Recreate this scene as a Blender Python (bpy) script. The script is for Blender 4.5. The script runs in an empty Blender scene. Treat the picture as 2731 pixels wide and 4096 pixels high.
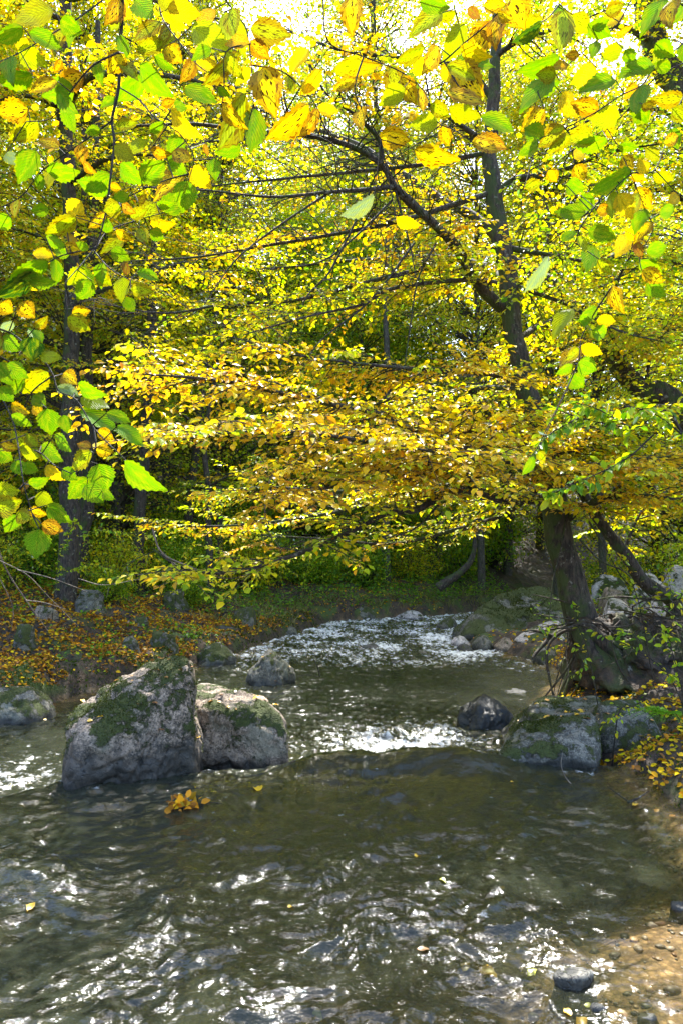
import bpy, bmesh, math, random
import numpy as np
from mathutils import Vector
random.seed(7)
RS = np.random.RandomState(11)
C = bpy.context.scene.collection
# ------------------------------------------------------------------ camera geometry
CAMZ = 1.6
FPX = 24.0/36.0*1024.0
PITCH = math.atan(43/FPX)
K = 682/1568.0
CAM = np.array([0.0, 0.0, CAMZ])
def ray(px, py):
    u, v = px*K-341, 512-py*K
    c, s = math.cos(PITCH), math.sin(PITCH)
    return np.array([u, FPX*c-v*s, FPX*s+v*c])
def at(px, py, Y):
    r = ray(px, py); return CAM+r*(Y/r[1])
def atz(px, py, z):
    r = ray(px, py); return CAM+r*((z-CAMZ)/r[2])
def c3(x, y): return (x*.5, y*.5)
def c4(x, y): return (784+x*.5, y*.5)
def c5(x, y): return (x*.5, 689+y*.5)
def c6(x, y): return (784+x*.5, 689+y*.5)
SUN_EL, SUN_AZ = math.radians(57), math.radians(2)   # azimuth from +Y, negative = left
SUN = np.array([math.sin(SUN_AZ)*math.cos(SUN_EL), math.cos(SUN_AZ)*math.cos(SUN_EL), math.sin(SUN_EL)])
# ------------------------------------------------------------------ noise
_perm = np.random.RandomState(3).permutation(4096)
_grad = np.random.RandomState(4).normal(size=(4096, 3)); _grad /= np.linalg.norm(_grad, axis=1)[:, None]
def perlin(p):
    p = np.asarray(p, float); i = np.floor(p).astype(np.int64); f = p-i
    u = f*f*f*(f*(f*6-15)+10)
    out = 0
    for dx in (0, 1):
        wx = u[..., 0] if dx else 1-u[..., 0]
        for dy in (0, 1):
            wy = u[..., 1] if dy else 1-u[..., 1]
            for dz in (0, 1):
                wz = u[..., 2] if dz else 1-u[..., 2]
                h = _perm[(_perm[(_perm[(i[..., 0]+dx) & 4095]+i[..., 1]+dy) & 4095]+i[..., 2]+dz) & 4095]
                g = _grad[h]
                d = g[..., 0]*(f[..., 0]-dx)+g[..., 1]*(f[..., 1]-dy)+g[..., 2]*(f[..., 2]-dz)
                out = out+wx*wy*wz*d
    return out*1.6
def fbm(p, o=4, g=.5):
    p = np.asarray(p, float); a, s = 1.0, 0
    for k in range(o):
        s = s+a*perlin(p*(2**k)+k*17.3); a *= g
    return s
def n2(x, y, sx, sy=None, o=3, z=0.0, g=.5):
    sy = sx if sy is None else sy
    return fbm(np.stack([np.asarray(x)*sx, np.asarray(y)*sy, np.full(np.shape(x), z)], -1), o, g)
def sst(x, a, b):
    t = np.clip((x-a)/(b-a), 0, 1); return t*t*(3-2*t)
def nrm(v):
    v = np.asarray(v, float); return v/np.maximum(np.linalg.norm(v, axis=-1, keepdims=True), 1e-9)
# ------------------------------------------------------------------ object helpers
def mesh(name, V, F, mat, parent=None, smooth=False, cols=None, attrs=None, uv=None):
    """F: list/array of equal-size faces, or a list of such arrays"""
    me = bpy.data.meshes.new(name)
    Fs = F if isinstance(F, list) and len(F) and isinstance(F[0], np.ndarray) and F[0].ndim == 2 else [np.asarray(F)]
    V = np.asarray(V, np.float32)
    me.vertices.add(len(V)); me.vertices.foreach_set('co', V.ravel())
    li = np.concatenate([f.ravel() for f in Fs]).astype(np.int32)
    tot = np.concatenate([np.full(len(f), f.shape[1]) for f in Fs]).astype(np.int32)
    st = np.concatenate([[0], np.cumsum(tot)[:-1]]).astype(np.int32)
    me.loops.add(len(li)); me.loops.foreach_set('vertex_index', li)
    me.polygons.add(len(tot)); me.polygons.foreach_set('loop_start', st)
    if smooth: me.polygons.foreach_set('use_smooth', np.ones(len(tot), bool))
    me.update(calc_edges=True)
    if cols is not None:
        a = me.attributes.new('col', 'FLOAT_COLOR', 'POINT')
        a.data.foreach_set('color', np.concatenate([cols, np.ones((len(cols), 1))], 1).astype(np.float32).ravel())
    for k, v in (attrs or {}).items():
        a = me.attributes.new(k, 'FLOAT', 'POINT'); a.data.foreach_set('value', np.asarray(v, np.float32))
    if uv is not None:
        l = me.uv_layers.new(name='UVMap'); l.data.foreach_set('uv', np.asarray(uv, np.float32)[li].ravel())
    me.materials.append(mat)
    o = bpy.data.objects.new(name, me); C.objects.link(o)
    if parent is not None: o.parent = parent
    return o
def tag(o, label, cat, group=None):
    o['label'] = label; o['category'] = cat
    if group: o['group'] = group
    return o
def thing(name, label, cat, loc=(0, 0, 0), group=None):
    o = bpy.data.objects.new(name, None); C.objects.link(o); o.location = loc
    o.empty_display_size = .1
    return tag(o, label, cat, group)
def kind(o, k): o['kind'] = k; return o
# ------------------------------------------------------------------ materials
def newmat(name):
    m = bpy.data.materials.new(name); m.use_nodes = True
    nt = m.node_tree; nt.nodes.clear()
    return m, nt
class G:
    def __init__(s, nt): s.nt = nt; s.l = nt.links
    def n(s, t, ins=None, **kw):
        nd = s.nt.nodes.new(t)
        for k, v in kw.items(): setattr(nd, k, v)
        for k, v in (ins or {}).items():
            if isinstance(v, bpy.types.NodeSocket): s.l.new(v, nd.inputs[k])
            else: nd.inputs[k].default_value = v
        return nd
    def noise(s, vec, scale, detail=4, rough=.55):
        return s.n('ShaderNodeTexNoise', {'Vector': vec, 'Scale': scale, 'Detail': detail, 'Roughness': rough}).outputs['Fac']
    def ramp(s, f, a, b, ca=0., cb=1.):
        return s.n('ShaderNodeMapRange', {'Value': f, 'From Min': a, 'From Max': b, 'To Min': ca, 'To Max': cb}, interpolation_type='SMOOTHSTEP').outputs[0]
    def mix(s, f, a, b):
        nd = s.n('ShaderNodeMix', data_type='RGBA')
        for i, v in ((0, f), (6, a), (7, b)):
            if isinstance(v, bpy.types.NodeSocket): s.l.new(v, nd.inputs[i])
            else: nd.inputs[i].default_value = v if i == 0 else (*v, 1)
        return nd.outputs[2]
    def math(s, op, a, b=0.):
        return s.n('ShaderNodeMath', {0: a, 1: b}, operation=op).outputs[0]
    def attr(s, n): return s.n('ShaderNodeAttribute', attribute_name=n)
    def out(s, sh): s.n('ShaderNodeOutputMaterial', {'Surface': sh})
    def bump(s, h, dist, strength=1.):
        return s.n('ShaderNodeBump', {'Height': h, 'Distance': dist, 'Strength': strength}).outputs[0]

def leaf_mat(name, trans=.5, gloss=.10, near=False):
    m, nt = newmat(name); g = G(nt)
    col = g.attr('col').outputs['Color']
    nrmout = None
    if near:
        uv = g.n('ShaderNodeUVMap').outputs[0]
        sp = g.n('ShaderNodeSeparateXYZ', {0: uv})
        u, v = sp.outputs[0], sp.outputs[1]
        av = g.math('ABSOLUTE', v)
        t = g.math('SUBTRACT', u, g.math('MULTIPLY', av, .42))
        w = g.math('SINE', g.math('MULTIPLY', t, 62.))
        vein = g.ramp(w, .55, 1.)
        mid = g.ramp(av, .0, .035, 1., 0.)
        vv = g.math('MAXIMUM', vein, mid)
        tc = g.attr('lid').outputs['Fac']
        vec = g.n('ShaderNodeCombineXYZ', {0: u, 1: v, 2: tc}).outputs[0]
        patch = g.noise(vec, 3.2, 4)
        green = g.n('ShaderNodeMix', {0: g.ramp(patch, .42, .66, 0., .55)}, data_type='RGBA')
        nt.links.new(col, green.inputs[6]); nt.links.new(g.mix(.5, (.5, .42, .03), (.16, .3, .02)), green.inputs[7])
        c = green.outputs[2]
        c = g.mix(g.math('MULTIPLY', vv, .17), c, (.10, .12, .01))
        spot = g.n('ShaderNodeTexVoronoi', {'Vector': vec, 'Scale': 7.5, 'Randomness': 1.})
        sa = g.attr('spot').outputs['Fac']
        thr = g.math('MULTIPLY', g.ramp(g.noise(vec, 7., 2), .34, .60), .60)
        sm = g.math('MULTIPLY', g.ramp(g.math('SUBTRACT', spot.outputs['Distance'], thr), -.18, -.06, 1., 0.), sa)
        c = g.mix(sm, c, (.045, .02, .008))
        edge = g.math('MULTIPLY', g.ramp(g.math('ADD', av, g.math('MULTIPLY', g.noise(vec, 12., 2), .5)), .62, .8), g.math('MULTIPLY', sa, .6))
        c = g.mix(edge, c, (.22, .09, .015))
        nrmout = g.bump(g.math('SUBTRACT', g.math('MULTIPLY', w, .5), g.math('MULTIPLY', mid, 1.2)), .0006)
        col = c
    else:
        pos = g.n('ShaderNodeNewGeometry').outputs['Position']
        br = g.ramp(g.noise(pos, 40., 2), .62, .76, 0., .35)
        col = g.mix(br, col, (.52, .28, .02))
    ins = {'Color': col}
    if nrmout is not None: ins['Normal'] = nrmout
    d = g.n('ShaderNodeBsdfDiffuse', dict(ins)).outputs[0]
    hs = g.n('ShaderNodeHueSaturation', {'Saturation': 1.12, 'Value': 1.1, 'Color': col}).outputs[0]
    ins2 = dict(ins); ins2['Color'] = hs
    t = g.n('ShaderNodeBsdfTranslucent', ins2).outputs[0]
    a = g.n('ShaderNodeMixShader', {0: trans, 1: d, 2: t}).outputs[0]
    gi = {'Color': (1, 1, 1, 1), 'Roughness': .38}
    if nrmout is not None: gi['Normal'] = nrmout
    gl = g.n('ShaderNodeBsdfGlossy', gi).outputs[0]
    lw = g.n('ShaderNodeLayerWeight', {'Blend': .35}).outputs['Fresnel']
    f = g.math('MINIMUM', g.math('MULTIPLY', lw, gloss*3), gloss*2)
    g.out(g.n('ShaderNodeMixShader', {0: f, 1: a, 2: gl}).outputs[0])
    return m
M_LEAF = leaf_mat('autumn_leaf', .58, .08)
M_NEAR = leaf_mat('near_leaf', .5, .006, True)
M_LITTER = leaf_mat('litter_leaf', .2, .06)

def bark_mat(name, base, dark, moss=.5, scale=1.):
    m, nt = newmat(name); g = G(nt)
    geo = g.n('ShaderNodeNewGeometry'); pos = geo.outputs['Position']
    mp = g.n('ShaderNodeMapping', {'Vector': pos, 'Scale': (scale, scale, scale*.28)}).outputs[0]
    a = g.noise(mp, 34., 6, .65); b = g.noise(pos, 5., 3)
    c = g.mix(g.ramp(a, .35, .65), dark, base)
    li = g.ramp(g.noise(pos, 17., 4), .60, .68, 0., .7)
    c = g.mix(li, c, (.24, .24, .20)); c = g.mix(g.ramp(g.noise(mp, 9., 6, .7), .5, .62, 0., .6), c, tuple(x*.4 for x in dark))
    nz = g.n('ShaderNodeSeparateXYZ', {0: geo.outputs['Normal']})
    ms = g.math('MULTIPLY', g.ramp(g.math('ADD', b, g.math('MULTIPLY', nz.outputs[0], -.12)), .47, .62), moss)
    c = g.mix(ms, c, (.045, .075, .012))
    g.out(g.n('ShaderNodeBsdfPrincipled', {'Base Color': c, 'Roughness': .85, 'Normal': g.bump(a, .035, 1.)}).outputs[0])
    return m
M_BARK = bark_mat('bark', (.085, .065, .05), (.02, .015, .012), .75)
M_BARK_G = bark_mat('grey_bark', (.12, .10, .085), (.035, .028, .024), .35)
M_TWIG = bark_mat('twig_bark', (.05, .034, .024), (.014, .010, .008), .1)
M_PALE = bark_mat('pale_twig', (.32, .26, .20), (.14, .10, .08), .1)
M_ROOT = bark_mat('root_bark', (.075, .05, .033), (.018, .012, .009), .3)

def rock_mat(name, base, dark, mossc=(.046, .060, .010), wetz=-.02, wetdark=.10):
    m, nt = newmat(name); g = G(nt)
    geo = g.n('ShaderNodeNewGeometry'); pos = geo.outputs['Position']
    a = g.noise(pos, 7., 10, .75); b = g.noise(pos, 60., 4, .7); d = g.noise(pos, 2.2, 4)
    c = g.mix(g.ramp(a, .40, .62), dark, base)
    c = g.mix(g.ramp(b, .5, .62, 0., .6), c, tuple(min(1, x*1.45) for x in base))
    vo = g.n('ShaderNodeTexVoronoi', {'Vector': pos, 'Scale': 120.}).outputs['Color']
    sp = g.n('ShaderNodeSeparateXYZ', {0: vo}).outputs[0]
    c = g.mix(g.ramp(sp, .78, .9, 0., .75), c, (.03, .025, .025))
    c = g.mix(g.ramp(d, .52, .66, 0., .5), c, (.16, .17, .12))
    crk = g.n('ShaderNodeTexVoronoi', {'Vector': g.mix(.18, pos, pos), 'Scale': 2.6}, feature='DISTANCE_TO_EDGE')
    dv = g.n('ShaderNodeVectorMath', {0: pos, 1: g.n('ShaderNodeTexNoise', {'Vector': pos, 'Scale': 4., 'Detail': 4}).outputs['Color']}, operation='ADD').outputs[0]
    nt.links.new(dv, crk.inputs['Vector'])
    ck = g.ramp(crk.outputs['Distance'], .0, .018, 1., 0.)
    c = g.mix(g.math('MULTIPLY', ck, .4), c, (.02, .018, .014))
    ms = g.attr('moss').outputs['Fac']
    mm = g.ramp(g.math('ADD', ms, g.math('MULTIPLY', g.math('SUBTRACT', g.noise(pos, 13., 10, .82), .5), 3.6)), .34, .56)
    mcol = g.mix(g.noise(pos, 34., 3), tuple(x*.45 for x in mossc), tuple(x*1.7 for x in mossc))
    c = g.mix(mm, c, mcol)
    z = g.n('ShaderNodeSeparateXYZ', {0: pos}).outputs[2]
    wl = g.attr('wet').outputs['Fac']
    c = g.mix(g.math('MULTIPLY', wl, 1-wetdark), c, (.012, .014, .013))
    rg = g.n('ShaderNodeMapRange', {'Value': wl, 'To Min': .85, 'To Max': .5}).outputs[0]
    h = g.math('ADD', g.math('ADD', g.math('MULTIPLY', a, .8), g.math('MULTIPLY', b, .28)), g.math('MULTIPLY', mm, g.math('MULTIPLY', g.noise(pos, 90., 3), 1.2)))
    h = g.math('SUBTRACT', h, g.math('MULTIPLY', ck, .22))
    g.out(g.n('ShaderNodeBsdfPrincipled', {'Base Color': c, 'Roughness': rg, 'Normal': g.bump(h, .02, .9)}).outputs[0])
    return m
M_GRANITE = rock_mat('granite', (.40, .31, .23), (.085, .07, .052))
M_BROWNROCK = rock_mat('brown_granite', (.33, .255, .19), (.13, .10, .075))
M_GREYROCK = rock_mat('grey_stone', (.19, .18, .145), (.05, .05, .042))
M_DARKROCK = rock_mat('wet_dark_stone', (.07, .066, .06), (.025, .024, .024))
M_PALEROCK = rock_mat('pale_stone', (.62, .55, .52), (.36, .32, .31))

def ground_mat():
    m, nt = newmat('soil_and_stream_bed'); g = G(nt)
    geo = g.n('ShaderNodeNewGeometry'); pos = geo.outputs['Position']
    a = g.noise(pos, 6., 8, .7); b = g.noise(pos, 45., 4)
    soil = g.mix(g.ramp(a, .38, .64), (.018, .013, .009), (.075, .047, .027))
    ms = g.math('MULTIPLY', g.ramp(g.noise(pos, 1.7, 5), .5, .6), g.attr('moss').outputs['Fac'])
    soil = g.mix(ms, soil, g.mix(b, (.02, .035, .006), (.07, .11, .014)))
    vo = g.n('ShaderNodeTexVoronoi', {'Vector': pos, 'Scale': 30.})
    vc = g.n('ShaderNodeSeparateXYZ', {0: vo.outputs['Color']}).outputs[0]
    bed = g.mix(vc, (.20, .12, .055), (.46, .30, .14))
    bed = g.mix(g.ramp(g.noise(pos, 3.5, 5, .7), .50, .60, 0., .75), bed, (.07, .05, .028))
    bed = g.mix(g.ramp(vo.outputs['Distance'], .25, .6, 0., .5), bed, (.05, .035, .02))
    c = g.mix(g.attr('bed').outputs['Fac'], soil, bed)
    h = g.math('ADD', a, g.math('SUBTRACT', g.math('MULTIPLY', b, .4), g.math('MULTIPLY', vo.outputs['Distance'], .4)))
    g.out(g.n('ShaderNodeBsdfPrincipled', {'Base Color': c, 'Roughness': .8, 'Normal': g.bump(h, .03, .8)}).outputs[0])
    return m
M_GROUND = ground_mat()
def moss_mat():
    m, nt = newmat('moss'); g = G(nt)
    col = g.attr('col').outputs['Color']
    d = g.n('ShaderNodeBsdfDiffuse', {'Color': col}).outputs[0]; t = g.n('ShaderNodeBsdfTranslucent', {'Color': col}).outputs[0]
    g.out(g.n('ShaderNodeMixShader', {0: .35, 1: d, 2: t}).outputs[0]); return m
M_MOSS = moss_mat()
def water_mat():
    m, nt = newmat('stream_water'); g = G(nt)
    pos = g.n('ShaderNodeNewGeometry').outputs['Position']
    mp = g.n('ShaderNodeMapping', {'Vector': pos, 'Rotation': (0, 0, .35), 'Scale': (.55, 1., 1.)}).outputs[0]
    a = g.noise(mp, 26., 3, .55)
    b = g.noise(mp, 120., 2, .5)
    nb = g.bump(g.math('ADD', a, g.math('MULTIPLY', b, .25)), .014, .60)
    murk = g.attr('murk').outputs['Fac']; foam = g.attr('foam').outputs['Fac']
    tr = g.n('ShaderNodeBsdfTransparent', {'Color': g.mix(murk, (.95, .92, .82), (.36, .42, .24))}).outputs[0]
    mud = g.n('ShaderNodeBsdfDiffuse', {'Color': (.025, .029, .018, 1), 'Normal': nb}).outputs[0]
    body = g.n('ShaderNodeMixShader', {0: g.math('MULTIPLY', murk, .85), 1: tr, 2: mud}).outputs[0]
    gl = g.n('ShaderNodeMixShader', {0: .3, 1: g.n('ShaderNodeBsdfGlossy', {'Color': (1, 1, 1, 1), 'Roughness': .04, 'Normal': nb}).outputs[0], 2: g.n('ShaderNodeBsdfGlossy', {'Color': (1, 1, 1, 1), 'Roughness': .14, 'Normal': nb}).outputs[0]}).outputs[0]
    fr = g.n('ShaderNodeFresnel', {'IOR': 1.36, 'Normal': nb}).outputs[0]
    w = g.n('ShaderNodeMixShader', {0: g.math('MINIMUM', g.math('MULTIPLY', fr, 1.25), 1.), 1: body, 2: gl}).outputs[0]
    fo = g.n('ShaderNodeBsdfDiffuse', {'Color': (.80, .81, .80, 1), 'Normal': nb}).outputs[0]
    mp2 = g.n('ShaderNodeMapping', {'Vector': pos, 'Rotation': (0, 0, .2), 'Scale': (.8, .9, 1.)}).outputs[0]
    fn = g.noise(mp2, 11., 6, .66)
    ff = g.ramp(g.math('ADD', g.math('MULTIPLY', foam, .62), g.math('MULTIPLY', g.math('SUBTRACT', fn, .5), 2.2)), .30, .86, 0., .88)
    g.out(g.n('ShaderNodeMixShader', {0: ff, 1: w, 2: fo}).outputs[0])
    return m
M_WATER = water_mat()
# ------------------------------------------------------------------ terrain functions
LY = [-60, -8, 0, 2, 4.5, 7.3, 8.6, 10.6, 12.5, 13.7, 16, 18.7, 19.4, 20.2, 23, 28, 40, 70]
LX = [-9, -4.6, -4.2, -4, -4, -3.9, -3.6, -2.6, -1.95, -1.7, -1.0, -.3, .9, 2.7, 5.5, 10, 22, 50]
RY = [-60, -8, 0, 2, 3, 4.5, 5.4, 6.6, 8, 8.9, 10.6, 12, 14, 16, 18, 20, 23, 28, 40, 70]
RX = [5, 2.9, 2.3, 2.0, 2.1, 2.2, 2.1, 2.15, 2.4, 2.75, 3.5, 3.2, 2.6, 3.2, 4.6, 6.4, 9.8, 15, 28, 60]
def ledge(x):
    return np.interp(x, [-6, -2.4, -1.9, -.5, .1, .5, .9, 1.3, 3], [4.45, 4.5, 4.95, 5.30, 5.48, 5.40, 5.52, 5.32, 5.2])+.05*n2(x, x*0, 2.3)
def wlevel(x, y):
    return -.19*sst(y-ledge(x), -.05, .30)
def inside(x, y):
    dl = x-np.interp(y, LY, LX)+.14*n2(x*0, y, 1.1, o=3, z=5); dr = np.interp(y, RY, RX)-x+.10*n2(x*0, y, 1.6, o=3, z=9)
    sl = 1/(1+.35*sst(y, 17, 22))
    return dl*sl, dr*sl
def height(x, y):
    dl, dr = inside(x, y)
    d = np.minimum(dl, dr); wl = wlevel(x, y)
    depth = .34*sst(d, 0, .9)+.02
    shallow = sst(y, 3.9, 2.9)
    dshal = .015+.05*np.clip(dr, 0, .8)+.12*np.clip(dr-.8, 0, 4)
    depth = depth*(1-shallow)+np.minimum(depth, dshal)*shallow
    bed = wl-depth+.025*n2(x, y, 3.1, o=4)+.045*sst(y,4.2,3)*n2(x,y,1.4,o=3,z=2)*sst(d,.1,.6)
    el, er = np.clip(-dl, 0, 999), np.clip(-dr, 0, 999)
    L = np.interp(el, [0, .12, .35, 1, 3, 6, 12, 30, 80], [0, .2, .34, .44, .85, 1.35, 3.6, 13, 30])
    R = np.interp(er, [0, .15, .5, 1, 2, 4, 8, 16, 40, 80], [0, .12, .24, .34, .42, .42, .5, 1.2, 8, 22])
    out = np.where(dl < 0, L, R)+sst(y, 24, 70)*9*sst(np.maximum(el, er), 0, 6)
    amp = sst(np.maximum(el, er), 0, 1.2)
    out = out+amp*(.16*n2(x, y, .9, o=5, g=.6)+.03*n2(x, y, 7., o=2))
    out = out+.10*np.clip(n2(x, y, 1.7, o=3, z=30), -.3, 1)*sst(np.maximum(el, er), 0, .2)
    return np.where(d < 0, wl-.01+out, bed)
def H1(x, y): return float(height(np.array([float(x)]), np.array([float(y)]))[0])
def axis(segs):
    a = []
    for s, e, st in segs: a.extend(np.arange(s, e, st))
    return np.array(a)
def geo_axis(s, e, st, r):
    a = [s]
    while a[-1] < e: a.append(a[-1]+st); st *= r
    return np.array(a)
gx = np.concatenate([-geo_axis(8, 400, .1, 1.12)[::-1], axis([(-7.95, 8, .05)]), geo_axis(8, 400, .1, 1.12)])
gy = np.concatenate([-geo_axis(1, 300, .12, 1.2)[::-1], axis([(-.9, 18, .05)]), geo_axis(18, 500, .06, 1.045)])
def grid_faces(nx, ny):
    i = np.arange(ny-1)[:, None]*nx+np.arange(nx-1)[None]
    return np.stack([i, i+1, i+nx+1, i+nx], -1).reshape(-1, 4)
X, Y = np.meshgrid(gx, gy)
Z = height(X, Y)
dl, dr = inside(X, Y); dmin = np.minimum(dl, dr)
bedm = sst(Z.ravel()-wlevel(X, Y).ravel(), -.012, -.05)
mossm = sst(-dmin.ravel(), 0, .1)*(1-.7*sst(-dmin.ravel(), .8, 2.2))
ground = kind(mesh('ground', np.stack([X, Y, Z], -1).reshape(-1, 3), grid_faces(len(gx), len(gy)), M_GROUND, smooth=True,
                   attrs={'bed': bedm, 'moss': mossm}), 'structure')
# ------------------------------------------------------------------ water
HUMPS = [(.72, 5.25, .45, .20, .14), (.02, 5.24, .30, .16, .085), (-.25, 5.22, .22, .14, .035), (1.02, 5.22, .22, .14, .05), (-1.62, 3.45, .42, .18, .07), (-2.6, 4.35, .6, .12, .05), (.45, 5.32, .13, .1, .03)]
BASES = [(-1.55, 5.35, .62, .62), (-.85, 6.1, .50, .5), (1.72, 5.75, .62, .62), (1.48, 7.1, .38, .42), (-.95, 9.5, .42, .45), (-1.95, 11.1, .4, .4), (.10, 5.5, .17, .16)]
def wave(x, y):
    dl, dr = inside(x, y)
    d = np.minimum(dl, dr)
    wl = wlevel(x, y)
    wx = x+.16*n2(x, y, 1.5, z=1); wy = y+.16*n2(x, y, 1.4, z=2)
    rx, ry = wx*.94+wy*.34, -wx*.34+wy*.94
    big = n2(rx, ry, 1.9, 2.5, o=2, z=3)
    rid = 1-np.abs(n2(rx, ry, 2.7, 3.8, o=2, z=4))
    med = n2(rx, ry, 5.5, 9.5, o=2, z=5, g=.5)+.55*(.35-np.abs(n2(rx, ry, 9., 15., o=2, z=25)))
    fine = n2(rx, ry, 19., 34., o=3, z=6, g=.55)
    front = 1-sst(y-ledge(x), -.3, .2)
    e = y-ledge(x)
    turb = 1.1*np.exp(-((x-.60)/.80)**2-((e-1.35)/.62)**2)+.5*np.exp(-((x-.60)/.70)**2-((e-.5)/.5)**2)+.95*np.exp(-((x+3.1)/.9)**2-((e-.95)/.75)**2)
    riff = sst(y, 9.5, 13)
    calm = np.exp(-((x-1.9)/.9)**2-((y-9.2)/2.0)**2)
    act = (.75+.45*n2(x, y, .9, z=12))
    right = 1-.6*sst(x, .5, 1.5)*sst(y, 4.2, 3)
    A = front*act*right
    z = wl+A*(.038*big+.040*(rid-.7)+.0205*med*(.75+.5*n2(x, y, 1.7, z=16))+.0078*fine*np.clip(.9+1.1*n2(x, y, 2.2, z=17), .3, 2))
    B = (1-front)*(1-.45*calm)*(1.25+.35*riff)
    z = z+B*(.010*big+(.013+.018*riff)*med+(.004+.004*riff)*fine)+(1-front)*turb*(.045*n2(x, y, 5, o=3, z=7)+.02*fine)
    for hx, hy, sx, sy, h in HUMPS:
        z = z+h*np.exp(-((x-hx)/sx)**2-((y-hy)/sy)**2)
    crest = sst(rid, .93, 1.)*front*.16
    foam = (1-front)*np.clip(turb*1.0*(.75+.6*n2(x, y, 2.6, 2.2, z=14)), 0, 1)+crest*sst(act, .9, 1.1)+(1-front)*riff*.64*(1+n2(x, y, 1.2, 1., z=15))+(1-front)*.05*(1-calm)
    foam = foam+.25*front*sst(np.abs(x+2.2), 1.2, .3)*sst(np.abs(y-3.4), 1., .3)
    for bx, by, sx, sy in BASES:
        e_ = np.sqrt(((x-bx)/sx)**2+((y-by)/sy)**2)-1
        z = z+.022*np.exp(-(e_/.16)**2)*(1+n2(x, y, 4., z=31)); foam = foam+.42*np.exp(-((e_-.04)/.10)**2)*np.clip(.5+1.3*n2(x, y, 3.1, z=33), 0, 1)
    return z, foam*sst(d, -.05, .1)
NT = 620
t = np.linspace(-1, 1, NT)
wy_ = np.concatenate([np.linspace(-60, -2, 40), np.linspace(-1.8, 1.5, 60)])
yy = [1.52]
while yy[-1] < 45: yy.append(yy[-1]+max(.0042*yy[-1], .007) if yy[-1] < 22 else yy[-1]+.25)
wy_ = np.concatenate([wy_, yy])
Wd = np.where(wy_ < 5, 5., 5.+.28*(wy_-5)); Wd = np.where(wy_ > 19, Wd+(wy_-19)*1.1, Wd)
TX = (.30*t+.70*t**3)
X = TX[None]*Wd[:, None]; Y = np.repeat(wy_[:, None], NT, 1)
Zw, Fo = wave(X, Y)
dep = wlevel(X, Y)-height(X, Y)
murk = 1-np.exp(-np.clip(dep-.03, 0, 1)*7.5)
water = kind(mesh('stream_water', np.stack([X, Y, Zw], -1).reshape(-1, 3), grid_faces(NT, len(wy_)), M_WATER, smooth=True,
                  attrs={'murk': murk.ravel(), 'foam': Fo.ravel()}), 'structure')
def Wz(x, y): return float(wave(np.array([float(x)]), np.array([float(y)]))[0][0])
# ------------------------------------------------------------------ rocks
_ico = {}
def ico(s):
    if s not in _ico:
        bm = bmesh.new(); bmesh.ops.create_icosphere(bm, subdivisions=s, radius=1)
        _ico[s] = (np.array([v.co[:] for v in bm.verts]), np.array([[v.index for v in f.verts] for f in bm.faces])); bm.free()
    return _ico[s]
def hull_planes(pts):
    bm = bmesh.new()
    for p in pts: bm.verts.new(p)
    bmesh.ops.convex_hull(bm, input=bm.verts[:]); bm.normal_update()
    pl = [(np.array(f.normal[:]), f.calc_center_median()) for f in bm.faces if f.calc_area() > 1e-7]
    r = ([p[0] for p in pl], [float(np.dot(p[0], np.array(p[1][:]))) for p in pl]); bm.free(); return r
MOSS_P = {}
def vnormals(V, F):
    fn = np.cross(V[F[:, 1]]-V[F[:, 0]], V[F[:, 2]]-V[F[:, 0]]); N = np.zeros_like(V)
    for k in range(3): np.add.at(N, F[:, k], fn)
    return nrm(N)
def tufts(name, P, N, n, size, parent, lo=(.018, .026, .005), hi=(.085, .105, .018), up=.3):
    """short moss blades rooted on a surface"""
    if len(P) == 0: return
    i = RS.randint(0, len(P), n)
    j = RS.normal(0, 1, (n, 3))
    base = P[i]+RS.normal(0, size*.9, (n, 3))*(1-np.abs(N[i]))*1.0-N[i]*size*.25
    d = nrm(N[i]+.55*j+np.array([0, 0, up])); s = nrm(np.cross(d, RS.normal(0, 1, (n, 3))))
    L = size*RS.uniform(.6, 1.4, (n, 1)); w = L*.28
    V = np.stack([base-s*w, base+s*w, base+d*L], 1).reshape(-1, 3)
    k = RS.uniform(0, 1, (n, 1)); col = np.array(lo)*(1-k)+np.array(hi)*k
    o = mesh(name, V, np.arange(n*3).reshape(-1, 3), M_MOSS, parent, cols=np.repeat(col, 3, 0)); o['kind'] = 'stuff'; return o
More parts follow.
